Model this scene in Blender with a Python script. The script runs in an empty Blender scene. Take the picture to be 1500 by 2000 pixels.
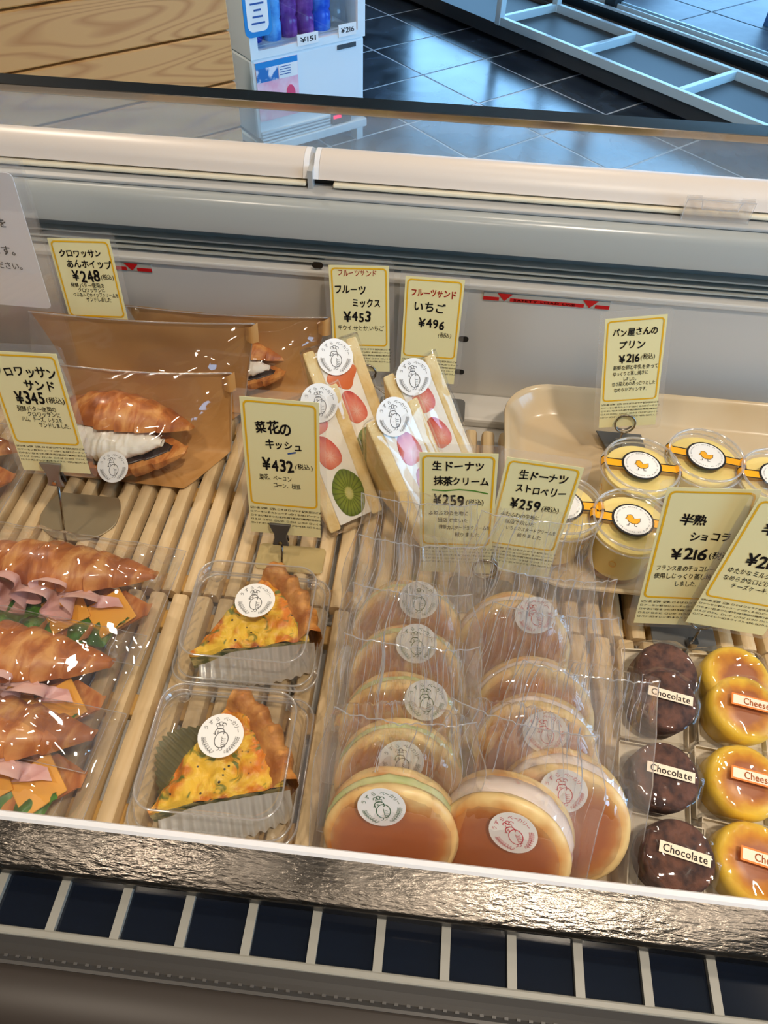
import bpy, bmesh, math, random
from mathutils import Vector, Matrix, noise
V = Vector
SC = bpy.context.scene
COL = SC.collection

# ------------------------------------------------------------------ camera
FPX, CAM_H = 1383.0, 0.47
_p, _y, _r = (math.radians(a) for a in (50.25, 4.14, 2.28))
_hd = V((-math.sin(_y), math.cos(_y), 0))
FW = _hd * math.cos(_p) + V((0, 0, -math.sin(_p)))
_rt = V((math.cos(_y), math.sin(_y), 0)); _up = _rt.cross(FW)
RT = _rt * math.cos(_r) + _up * math.sin(_r)
UP = _up * math.cos(_r) - _rt * math.sin(_r)
EYE = V((0, 0, CAM_H))
cd = bpy.data.cameras.new('camera')
cam = bpy.data.objects.new('camera', cd); COL.objects.link(cam)
cam.matrix_world = Matrix((( RT.x, UP.x, -FW.x, EYE.x), (RT.y, UP.y, -FW.y, EYE.y), (RT.z, UP.z, -FW.z, EYE.z), (0, 0, 0, 1)))
cd.sensor_fit = 'AUTO'; cd.sensor_width = 36.0; cd.lens = FPX / 2000 * 36.0
cd.clip_start = .01; cd.clip_end = 60
SC.camera = cam

# ------------------------------------------------------------------ world, lamps, exposure
w = bpy.data.worlds.new('daylight'); SC.world = w; w.use_nodes = True
w.node_tree.nodes['Background'].inputs[0].default_value = (.33, .64, 1.0, 1)
w.node_tree.nodes['Background'].inputs[1].default_value = 7.0
vs = SC.view_settings
vs.view_transform = 'Standard'; vs.look = 'None'; vs.gamma = 1.0; vs.use_curve_mapping = False
vs.exposure = 0.12
SC.cycles.transparent_max_bounces = 30
SC.cycles.max_bounces = 6
SC.cycles.diffuse_bounces = 3
SC.cycles.glossy_bounces = 3
SC.cycles.caustics_reflective = False
SC.cycles.caustics_refractive = False
CEIL = 1.62
def downlight(x, y, power, size=.11, col=(1, .85, .68)):
    l = bpy.data.lights.new('downlight', 'AREA'); l.shape = 'DISK'; l.size = size; l.energy = power; l.color = col
    l.spread = math.radians(150)
    o = bpy.data.objects.new('downlight', l); COL.objects.link(o); o.location = (x, y, CEIL - .02)
    return o
LAMPS = [(.42, -.12, 9.2), (-.6, -.12, 3.6), (1.15, .36, 5.5), (.1, -.8, 2.4), (.2, .75, 1.5), (-1.25, 1.85, 22), (.35, 2.1, 8)]
for a in LAMPS: downlight(*a)

# ------------------------------------------------------------------ pixel measurements -> metres
def ray(px, py): return FW + RT * ((px - 750) / FPX) - UP * ((py - 1000) / FPX)
def at_z(px, py, z=0.0):
    d = ray(px, py); return EYE + d * ((z - EYE.z) / d.z)
def at_y(px, py, y):
    d = ray(px, py); return EYE + d * ((y - EYE.y) / d.y)
def at_pl(px, py, P, n):
    d = ray(px, py); return EYE + d * ((P - EYE).dot(n) / d.dot(n))
def proj(P):
    v = V(P) - EYE; s = FPX / v.dot(FW); return (750 + s * v.dot(RT), 1000 - s * v.dot(UP))

# ------------------------------------------------------------------ materials
def c(r, g, b):
    def f(x):
        x /= 255.0
        return x / 12.92 if x <= .04045 else ((x + .055) / 1.055) ** 2.4
    return (f(r), f(g), f(b), 1)
MATS = {}
def nodes_of(name):
    m = bpy.data.materials.new(name); m.use_nodes = True; MATS[name] = m
    return m, m.node_tree.nodes, m.node_tree.links
def mat(name, col, rough=.5, metal=0, spec=.5, col2=None, scale=30, lo=.4, hi=.6, detail=3, stretch=None, bump=0, bscale=60, coat=0, sss=0, emit=0, aniso=None):
    m, n, l = nodes_of(name)
    b = n['Principled BSDF']
    b.inputs['Base Color'].default_value = col
    b.inputs['Roughness'].default_value = rough
    b.inputs['Metallic'].default_value = metal
    b.inputs['Specular IOR Level'].default_value = spec
    b.inputs['Coat Weight'].default_value = coat
    b.inputs['Coat Roughness'].default_value = .12
    if sss:
        b.inputs['Subsurface Weight'].default_value = sss
        b.inputs['Subsurface Radius'].default_value = (.006, .004, .002)
        b.inputs['Subsurface Scale'].default_value = 1
    if emit:
        b.inputs['Emission Color'].default_value = col; b.inputs['Emission Strength'].default_value = emit
    if col2 or bump:
        tc = n.new('ShaderNodeTexCoord'); mp = n.new('ShaderNodeMapping')
        l.new(tc.outputs['Object'], mp.inputs['Vector'])
        if stretch: mp.inputs['Scale'].default_value = stretch
    if col2:
        t = n.new('ShaderNodeTexNoise'); t.inputs['Scale'].default_value = scale; t.inputs['Detail'].default_value = detail
        l.new(mp.outputs[0], t.inputs['Vector'])
        r = n.new('ShaderNodeValToRGB'); r.color_ramp.elements[0].position = lo; r.color_ramp.elements[1].position = hi
        r.color_ramp.elements[0].color = col; r.color_ramp.elements[1].color = col2
        l.new(t.outputs[0], r.inputs[0]); l.new(r.outputs[0], b.inputs['Base Color'])
    if bump:
        t2 = n.new('ShaderNodeTexNoise'); t2.inputs['Scale'].default_value = bscale; t2.inputs['Detail'].default_value = 4
        l.new(mp.outputs[0], t2.inputs['Vector'])
        bp = n.new('ShaderNodeBump'); bp.inputs['Strength'].default_value = bump; bp.inputs['Distance'].default_value = .002
        l.new(t2.outputs[0], bp.inputs['Height']); l.new(bp.outputs[0], b.inputs['Normal'])
    return m
def film(name, tint=(1, 1, 1, 1), gain=.7, base=.02, rough=.06, haze=.04, hcol=(.9, .9, .92, 1), bump=0, bscale=40):
    m, n, l = nodes_of(name); n.remove(n['Principled BSDF']); out = n['Material Output']
    tr = n.new('ShaderNodeBsdfTransparent'); tr.inputs[0].default_value = tint
    gl = n.new('ShaderNodeBsdfGlossy'); gl.inputs['Roughness'].default_value = rough; gl.inputs[0].default_value = (1, 1, 1, 1)
    fr = n.new('ShaderNodeLayerWeight'); fr.inputs[0].default_value = .5
    pw = n.new('ShaderNodeMath'); pw.operation = 'POWER'; pw.inputs[1].default_value = 7.0; l.new(fr.outputs['Facing'], pw.inputs[0])
    ma = n.new('ShaderNodeMath'); ma.operation = 'MULTIPLY_ADD'; ma.use_clamp = True
    ma.inputs[1].default_value = gain; ma.inputs[2].default_value = base
    l.new(pw.outputs[0], ma.inputs[0])
    m1 = n.new('ShaderNodeMixShader'); l.new(ma.outputs[0], m1.inputs[0]); l.new(tr.outputs[0], m1.inputs[1]); l.new(gl.outputs[0], m1.inputs[2])
    last = m1
    if haze:
        df = n.new('ShaderNodeBsdfDiffuse'); df.inputs[0].default_value = hcol
        tl = n.new('ShaderNodeBsdfTranslucent'); tl.inputs[0].default_value = hcol
        ad = n.new('ShaderNodeMixShader'); ad.inputs[0].default_value = .5; l.new(df.outputs[0], ad.inputs[1]); l.new(tl.outputs[0], ad.inputs[2])
        m2 = n.new('ShaderNodeMixShader'); m2.inputs[0].default_value = haze
        l.new(m1.outputs[0], m2.inputs[1]); l.new(ad.outputs[0], m2.inputs[2]); last = m2
    if bump:
        tc = n.new('ShaderNodeTexCoord'); t2 = n.new('ShaderNodeTexNoise'); t2.inputs['Scale'].default_value = bscale; t2.inputs['Detail'].default_value = 2
        l.new(tc.outputs['Object'], t2.inputs['Vector'])
        bp = n.new('ShaderNodeBump'); bp.inputs['Strength'].default_value = bump; bp.inputs['Distance'].default_value = .003
        l.new(t2.outputs[0], bp.inputs['Height']); l.new(bp.outputs[0], gl.inputs['Normal']); l.new(bp.outputs[0], fr.inputs['Normal'])
    l.new(last.outputs[0], out.inputs[0])
    return m

mat('white_enamel', c(226, 222, 214), .35, spec=.5)
mat('white_rim', c(240, 240, 242), .3)
mat('cream_plastic', c(224, 213, 202), .38)
mat('cream_bar', c(242, 232, 205), .35)
mat('grey_panel', c(172, 175, 171), .22, spec=.5)
mat('ledge_grey', c(178, 178, 176), .4)
mat('louvre_grey', c(176, 178, 170), .35)
mat('inner_white', c(205, 201, 193), .4)
mat('dark_slot', c(150, 151, 146), .6)
mat('black', c(14, 14, 15), .4)
mat('black_plastic', c(40, 36, 33), .35)
mat('brown_panel', c(50, 42, 36), .4)
mat('gasket', c(66, 63, 60), .4)
mat('grille_bar', c(160, 157, 146), .35)
mat('grille_glass', c(20, 26, 38), .1, spec=.6)
mat('steel', c(190, 188, 184), .16, metal=1)
mat('chrome', c(205, 203, 200), .08, metal=1)
mat('rail_steel', c(186, 178, 168), .14, metal=1)
mat('wire', c(150, 145, 138), .22, metal=1)
mat('plate_steel', c(184, 166, 132), .36, metal=.55, bump=.15, bscale=30)
mat('brass_plate', c(222, 198, 138), .24, metal=.55, bump=.25, bscale=60)
mat('grey_plate', c(96, 96, 94), .45)
mat('clip_grey', c(74, 72, 70), .35)
mat('clip_steel', c(150, 146, 140), .3, metal=.8)
mat('wood_slat', c(226, 201, 158), .5, col2=c(208, 176, 126), scale=14, stretch=(6, .6, 6), lo=.35, hi=.7)
mat('wood_dark', c(205, 165, 95), .5, col2=c(190, 150, 85), scale=20)
mat('paper_cream', c(243, 234, 178), .5)
mat('paper_white', c(236, 232, 230), .55)
mat('yellow_line', c(240, 184, 20), .5)
mat('ink', c(18, 16, 20), .6)
mat('ink_red', c(205, 45, 30), .6)
mat('ink_green', c(80, 140, 40), .6)
mat('ink_blue', c(40, 80, 150), .6)
mat('logo_grey', c(90, 90, 90), .6)
mat('logo_green', c(30, 95, 55), .6)
mat('logo_red', c(205, 30, 60), .6)
mat('sticker', c(244, 243, 240), .45)
mat('red_label', c(195, 12, 22), .45)
mat('label_grey', c(176, 176, 168), .45)
mat('melamine', c(212, 192, 158), .22, col2=c(198, 168, 124), scale=9, lo=.45, hi=.78, coat=.4)
mat('custard', c(254, 228, 142), .35, sss=.2)
mat('caramel', c(120, 60, 20), .3)
mat('band_yellow', c(250, 178, 20), .45)
mat('chick', c(250, 176, 30), .5)
mat('chick_pale', c(240, 185, 80), .5)
mat('choc_cake', c(112, 70, 52), .8, col2=c(58, 32, 24), scale=150, lo=.35, hi=.62, bump=.9, bscale=170)
mat('cream_white', c(246, 240, 226), .5, sss=.1, bump=.3, bscale=120)
mat('bread', c(238, 214, 158), .7, col2=c(228, 196, 130), scale=60, bump=.4, bscale=250)
mat('bread_crust', c(190, 130, 60), .6, col2=c(215, 165, 95), scale=40)
mat('orange_fruit', c(226, 112, 24), .3, col2=c(214, 92, 14), scale=60)
mat('anko', c(38, 22, 26), .35)
mat('ham', c(232, 176, 168), .4, col2=c(240, 198, 188), scale=40, sss=.1)
mat('lettuce', c(90, 150, 40), .4, col2=c(46, 98, 22), scale=60)
mat('cheese_slice', c(250, 176, 60), .4, sss=.1)
mat('kraft', c(206, 156, 94), .5, col2=c(196, 144, 80), scale=12)
mat('foil', c(236, 236, 232), .34, metal=.65, bump=.5, bscale=90)
mat('foil_gold', c(196, 192, 160), .32, metal=.85, bump=.4, bscale=80)
mat('pie_crust', c(222, 160, 84), .6, col2=c(172, 100, 34), scale=75, lo=.35, hi=.65, bump=.9, bscale=120)
mat('paper_tray', c(222, 210, 186), .5)
mat('label_cream', c(250, 232, 205), .5)
mat('label_orange', c(245, 130, 30), .5)
mat('ink_orange', c(220, 120, 40), .5)
mat('ink_choc', c(52, 34, 28), .5)
mat('strawberry_cream', c(244, 226, 214), .5, col2=c(196, 40, 60), scale=45, lo=.6, hi=.68, sss=.1)
mat('matcha_cream', c(214, 214, 160), .5, col2=c(190, 200, 130), scale=40, sss=.1)
mat('grout', c(218, 224, 230), .5)
mat('dark_stone', c(54, 56, 57), .55)
mat('sill_brown', c(86, 80, 74), .5)
mat('frame_black', c(18, 28, 34), .3)
mat('frame_steel', c(188, 206, 212), .3)
mat('ceiling_white', c(112, 104, 94), .8)
mat('wall_paint', c(104, 96, 86), .8)
mat('outdoor_tile', c(116, 122, 130), .5, col2=c(100, 106, 116), scale=6)
mat('outdoor_grout', c(150, 156, 162), .6)
mat('crate_blue', c(40, 110, 180), .5)
mat('fridge_white', c(226, 232, 236), .3)
mat('fridge_grey', c(150, 150, 146), .5)
mat('fridge_dark', c(60, 66, 72), .5)
mat('bottle_blue', c(40, 90, 215), .12, col2=c(90, 150, 240), scale=22, lo=.45, hi=.62)
mat('bottle_sky', c(110, 180, 235), .12, col2=c(60, 130, 215), scale=22, lo=.45, hi=.62)
mat('bottle_purple', c(120, 50, 140), .12, col2=c(170, 90, 180), scale=22, lo=.45, hi=.62)
mat('bottle_navy', c(16, 48, 150), .15)
mat('poster_blue', c(30, 130, 200), .5)
mat('poster_pink', c(244, 205, 215), .5, col2=c(240, 170, 190), scale=18)
mat('poster_photo', c(40, 110, 180), .5, col2=c(225, 225, 235), scale=30, lo=.45, hi=.55)
mat('bird_pink', c(225, 70, 110), .5)
mat('led_red', c(255, 40, 90), .5, emit=1.5)
film('film', haze=.02, gain=.6, base=.06, rough=.04)
film('film_edge', gain=.7, base=.22, rough=.08, haze=.28)
film('pleat_glint', gain=.5, base=.40, rough=.08, haze=.75, hcol=(.97, .97, 1, 1))  # milky white; stands in for glints along the film creases
film('tag_plastic', gain=.7, base=.10, rough=.05, haze=.12)
film('film_bag', haze=.03, gain=.8, base=.12, rough=.03, hcol=(.86, .84, .86, 1))
film('clamshell', gain=.9, base=.12, rough=.04, haze=.02)
film('cup_plastic', gain=.9, base=.06, rough=.05, haze=.03)
film('laminate', gain=.5, base=.04, rough=.10, haze=.07)
film('acrylic', gain=.6, base=.05, rough=.03, haze=.04)
film('glass', tint=(.86, .92, .93, 1), gain=.8, base=.06, rough=.02, haze=.18, hcol=(.84, .86, .88, 1))  # whitish haze mixed in for what the pane reflects
film('door_glass', tint=(.9, .96, 1, 1), gain=.5, base=.03, rough=.01, haze=0)

def special_materials():
    # oak planks
    m, n, l = nodes_of('oak'); b = n['Principled BSDF']; b.inputs['Roughness'].default_value = .45
    tc = n.new('ShaderNodeTexCoord'); mp = n.new('ShaderNodeMapping'); mp.inputs['Scale'].default_value = (.55, 1, 4.5)
    oi = n.new('ShaderNodeObjectInfo'); ad = n.new('ShaderNodeVectorMath'); ad.operation = 'ADD'
    l.new(tc.outputs['Object'], ad.inputs[0]); l.new(oi.outputs['Location'], ad.inputs[1]); l.new(ad.outputs[0], mp.inputs['Vector'])
    t = n.new('ShaderNodeTexNoise'); t.inputs['Scale'].default_value = 3.2; t.inputs['Detail'].default_value = .6; l.new(mp.outputs[0], t.inputs['Vector'])
    mu = n.new('ShaderNodeMath'); mu.operation = 'MULTIPLY'; mu.inputs[1].default_value = 24; l.new(t.outputs[0], mu.inputs[0])
    fr = n.new('ShaderNodeMath'); fr.operation = 'PINGPONG'; fr.inputs[1].default_value = 1; l.new(mu.outputs[0], fr.inputs[0])
    r = n.new('ShaderNodeValToRGB'); r.color_ramp.elements[0].color = c(188, 126, 64); r.color_ramp.elements[1].color = c(212, 154, 88)
    r.color_ramp.elements[0].position = .0; r.color_ramp.elements[1].position = .55
    l.new(fr.outputs[0], r.inputs[0]); l.new(r.outputs[0], b.inputs['Base Color'])
    # slate floor tile
    m, n, l = nodes_of('slate'); b = n['Principled BSDF']; b.inputs['Specular IOR Level'].default_value = 1.0
    tc = n.new('ShaderNodeTexCoord'); oi = n.new('ShaderNodeObjectInfo'); ad = n.new('ShaderNodeVectorMath'); ad.operation = 'ADD'
    l.new(tc.outputs['Object'], ad.inputs[0]); l.new(oi.outputs['Location'], ad.inputs[1])
    t = n.new('ShaderNodeTexNoise'); t.inputs['Scale'].default_value = 5; t.inputs['Detail'].default_value = 6; t.inputs['Distortion'].default_value = 1.2; l.new(ad.outputs[0], t.inputs['Vector'])
    r = n.new('ShaderNodeValToRGB'); r.color_ramp.elements[0].color = c(46, 56, 68); r.color_ramp.elements[1].color = c(80, 94, 110); r.color_ramp.elements[0].position = .35; r.color_ramp.elements[1].position = .7
    l.new(t.outputs[0], r.inputs[0]); l.new(r.outputs[0], b.inputs['Base Color'])
    r2 = n.new('ShaderNodeMapRange'); r2.inputs['To Min'].default_value = .14; r2.inputs['To Max'].default_value = .30; l.new(t.outputs[0], r2.inputs[0]); l.new(r2.outputs[0], b.inputs['Roughness'])
    bp = n.new('ShaderNodeBump'); bp.inputs['Strength'].default_value = .10; bp.inputs['Distance'].default_value = .004; l.new(t.outputs[0], bp.inputs['Height']); l.new(bp.outputs[0], b.inputs['Normal'])
    # scratched stainless bumper
    m, n, l = nodes_of('scratched_steel'); b = n['Principled BSDF']; b.inputs['Metallic'].default_value = 1; b.inputs['Base Color'].default_value = c(122, 116, 109)
    tc = n.new('ShaderNodeTexCoord')
    mp = n.new('ShaderNodeMapping'); mp.inputs['Rotation'].default_value = (0, 0, .7); mp.inputs['Scale'].default_value = (1, 4.5, 1); l.new(tc.outputs['Object'], mp.inputs['Vector'])
    t = n.new('ShaderNodeTexNoise'); t.inputs['Scale'].default_value = 130; t.inputs['Detail'].default_value = 4; l.new(mp.outputs[0], t.inputs['Vector'])
    t2 = n.new('ShaderNodeTexNoise'); t2.inputs['Scale'].default_value = 22; t2.inputs['Detail'].default_value = 2; l.new(tc.outputs['Object'], t2.inputs['Vector'])
    r2 = n.new('ShaderNodeMapRange'); r2.inputs['From Min'].default_value = .35; r2.inputs['From Max'].default_value = .65; r2.inputs['To Min'].default_value = .2; r2.inputs['To Max'].default_value = .36
    l.new(t2.outputs[0], r2.inputs[0]); l.new(r2.outputs[0], b.inputs['Roughness'])
    bp = n.new('ShaderNodeBump'); bp.inputs['Strength'].default_value = .4; bp.inputs['Distance'].default_value = .0015; l.new(t.outputs[0], bp.inputs['Height']); l.new(bp.outputs[0], b.inputs['Normal'])
    # baked bun: brown face, pale edge (radius from axis), local axis = z
    def bun(name, face, edge, r0, r1, face2, sc=40):
        m, n, l = nodes_of(name); b = n['Principled BSDF']; b.inputs['Roughness'].default_value = .38
        tc = n.new('ShaderNodeTexCoord'); sx = n.new('ShaderNodeSeparateXYZ'); l.new(tc.outputs['Object'], sx.inputs[0])
        cb = n.new('ShaderNodeCombineXYZ'); l.new(sx.outputs[0], cb.inputs[0]); l.new(sx.outputs[1], cb.inputs[1])
        ln = n.new('ShaderNodeVectorMath'); ln.operation = 'LENGTH'; l.new(cb.outputs[0], ln.inputs[0])
        t = n.new('ShaderNodeTexNoise'); t.inputs['Scale'].default_value = sc; t.inputs['Detail'].default_value = 3; l.new(tc.outputs['Object'], t.inputs['Vector'])
        ma = n.new('ShaderNodeMath'); ma.operation = 'MULTIPLY_ADD'; ma.inputs[1].default_value = (r1 - r0) * 2.4; l.new(t.outputs[0], ma.inputs[0]); l.new(ln.outputs['Value'], ma.inputs[2])
        mr = n.new('ShaderNodeMapRange'); mr.inputs['From Min'].default_value = r0 + (r1 - r0) * .8; mr.inputs['From Max'].default_value = r1 + (r1 - r0) * 1.2; l.new(ma.outputs[0], mr.inputs[0])
        r = n.new('ShaderNodeValToRGB'); r.color_ramp.elements[0].color = face; r.color_ramp.elements[1].color = edge
        e = r.color_ramp.elements.new(.45); e.color = face2
        l.new(mr.outputs[0], r.inputs[0]); l.new(r.outputs[0], b.inputs['Base Color'])
        bp = n.new('ShaderNodeBump'); bp.inputs['Strength'].default_value = .12; bp.inputs['Distance'].default_value = .002; l.new(t.outputs[0], bp.inputs['Height']); l.new(bp.outputs[0], b.inputs['Normal'])
    bun('bun', c(176, 96, 42), c(238, 206, 142), .029, .039, c(200, 124, 54))
    bun('cheese_cake', c(166, 88, 24), c(250, 206, 66), .013, .0205, c(216, 140, 36), 70)
    # croissant
    m, n, l = nodes_of('croissant'); b = n['Principled BSDF']; b.inputs['Roughness'].default_value = .42; b.inputs['Coat Weight'].default_value = .15
    tc = n.new('ShaderNodeTexCoord'); mp = n.new('ShaderNodeMapping'); mp.inputs['Scale'].default_value = (2.4, 1, 1); l.new(tc.outputs['Object'], mp.inputs['Vector'])
    t = n.new('ShaderNodeTexNoise'); t.inputs['Scale'].default_value = 38; t.inputs['Detail'].default_value = 5; t.inputs['Distortion'].default_value = .8; l.new(mp.outputs[0], t.inputs['Vector'])
    r = n.new('ShaderNodeValToRGB'); r.color_ramp.elements[0].color = c(140, 70, 24); r.color_ramp.elements[1].color = c(226, 160, 88); r.color_ramp.elements[0].position = .3; r.color_ramp.elements[1].position = .68
    e = r.color_ramp.elements.new(.5); e.color = c(188, 108, 44)
    l.new(t.outputs[0], r.inputs[0]); l.new(r.outputs[0], b.inputs['Base Color'])
    bp = n.new('ShaderNodeBump'); bp.inputs['Strength'].default_value = .4; bp.inputs['Distance'].default_value = .002; l.new(t.outputs[0], bp.inputs['Height']); l.new(bp.outputs[0], b.inputs['Normal'])
    # quiche filling: yellow custard, browned patches, greens, pepper
    m, n, l = nodes_of('quiche'); b = n['Principled BSDF']; b.inputs['Roughness'].default_value = .42
    tc = n.new('ShaderNodeTexCoord')
    def nz(s, d=3, dist=0):
        t = n.new('ShaderNodeTexNoise'); t.inputs['Scale'].default_value = s; t.inputs['Detail'].default_value = d; t.inputs['Distortion'].default_value = dist; l.new(tc.outputs['Object'], t.inputs['Vector']); return t
    def ramp(src, lo, hi, c0, c1):
        r = n.new('ShaderNodeValToRGB'); r.color_ramp.elements[0].position = lo; r.color_ramp.elements[1].position = hi; r.color_ramp.elements[0].color = c0; r.color_ramp.elements[1].color = c1; l.new(src, r.inputs[0]); return r.outputs[0]
    def mix(f, a, bb):
        x = n.new('ShaderNodeMix'); x.data_type = 'RGBA'; l.new(f, x.inputs[0]); l.new(a, x.inputs[6])
        if isinstance(bb, tuple): x.inputs[7].default_value = bb
        else: l.new(bb, x.inputs[7])
        return x.outputs[2]
    W, K = (1, 1, 1, 1), (0, 0, 0, 1)
    t1 = nz(55, 3, .6)
    base = ramp(t1.outputs[0], .44, .58, c(252, 206, 62), c(226, 132, 20))
    t2 = nz(70, 4, 1.0); base = mix(ramp(t2.outputs[0], .55, .62, K, W), base, c(112, 124, 44))
    t3 = nz(46, 2); base = mix(ramp(t3.outputs[0], .60, .66, K, W), base, c(188, 100, 34))
    vo = n.new('ShaderNodeTexVoronoi'); vo.inputs['Scale'].default_value = 165; l.new(tc.outputs['Object'], vo.inputs['Vector'])
    base = mix(ramp(vo.outputs['Distance'], .12, .17, W, K), base, c(40, 34, 24))
    l.new(base, b.inputs['Base Color'])
    bp = n.new('ShaderNodeBump'); bp.inputs['Strength'].default_value = .8; bp.inputs['Distance'].default_value = .004; l.new(t2.outputs[0], bp.inputs['Height']); l.new(bp.outputs[0], b.inputs['Normal'])
    # quiche cut side
    m, n2, l2 = nodes_of('quiche_side'); b = n2['Principled BSDF']; tc2 = n2.new('ShaderNodeTexCoord')
    t = n2.new('ShaderNodeTexNoise'); t.inputs['Scale'].default_value = 110; t.inputs['Detail'].default_value = 3; l2.new(tc2.outputs['Object'], t.inputs['Vector'])
    r = n2.new('ShaderNodeValToRGB'); r.color_ramp.elements[0].color = c(90, 110, 50); r.color_ramp.elements[1].color = c(238, 222, 150); r.color_ramp.elements[0].position = .38; r.color_ramp.elements[1].position = .55
    l2.new(t.outputs[0], r.inputs[0]); l2.new(r.outputs[0], b.inputs['Base Color'])
    # fruit cut faces: local x/y in the face, radius 1 = rim (meshes scaled by object)
    def fruit(name, stops, streak=0, streak_col=None):
        m, n, l = nodes_of(name); b = n['Principled BSDF']; b.inputs['Roughness'].default_value = .25
        tc = n.new('ShaderNodeTexCoord'); sx = n.new('ShaderNodeSeparateXYZ'); l.new(tc.outputs['Object'], sx.inputs[0])
        cb = n.new('ShaderNodeCombineXYZ'); l.new(sx.outputs[0], cb.inputs[0]); l.new(sx.outputs[1], cb.inputs[1])
        ln = n.new('ShaderNodeVectorMath'); ln.operation = 'LENGTH'; l.new(cb.outputs[0], ln.inputs[0])
        r = n.new('ShaderNodeValToRGB'); els = r.color_ramp.elements
        els[0].position, els[0].color = stops[0]; els[1].position, els[1].color = stops[-1]
        for p, q in stops[1:-1]: e = els.new(p); e.color = q
        l.new(ln.outputs['Value'], r.inputs[0]); col = r.outputs[0]
        if streak:
            at = n.new('ShaderNodeMath'); at.operation = 'ARCTAN2'; l.new(sx.outputs[1], at.inputs[0]); l.new(sx.outputs[0], at.inputs[1])
            mu = n.new('ShaderNodeMath'); mu.operation = 'MULTIPLY'; mu.inputs[1].default_value = streak; l.new(at.outputs[0], mu.inputs[0])
            sn = n.new('ShaderNodeMath'); sn.operation = 'SINE'; l.new(mu.outputs[0], sn.inputs[0])
            ma = n.new('ShaderNodeMapRange'); ma.inputs['From Min'].default_value = .2; ma.inputs['From Max'].default_value = 1; ma.inputs['To Max'].default_value = .6; l.new(sn.outputs[0], ma.inputs[0])
            x = n.new('ShaderNodeMix'); x.data_type = 'RGBA'; l.new(ma.outputs[0], x.inputs[0]); l.new(col, x.inputs[6]); x.inputs[7].default_value = streak_col; col = x.outputs[2]
        l.new(col, b.inputs['Base Color'])
    fruit('strawberry', [(0, c(238, 190, 170)), (.35, c(228, 140, 115)), (.75, c(212, 84, 56)), (.95, c(186, 34, 26))], 9, c(226, 120, 90))
    fruit('kiwi', [(0, c(222, 216, 150)), (.22, c(206, 200, 110)), (.3, c(120, 136, 34)), (.6, c(132, 146, 40)), (.95, c(100, 120, 30))], 22, c(52, 62, 18))
special_materials()
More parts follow.
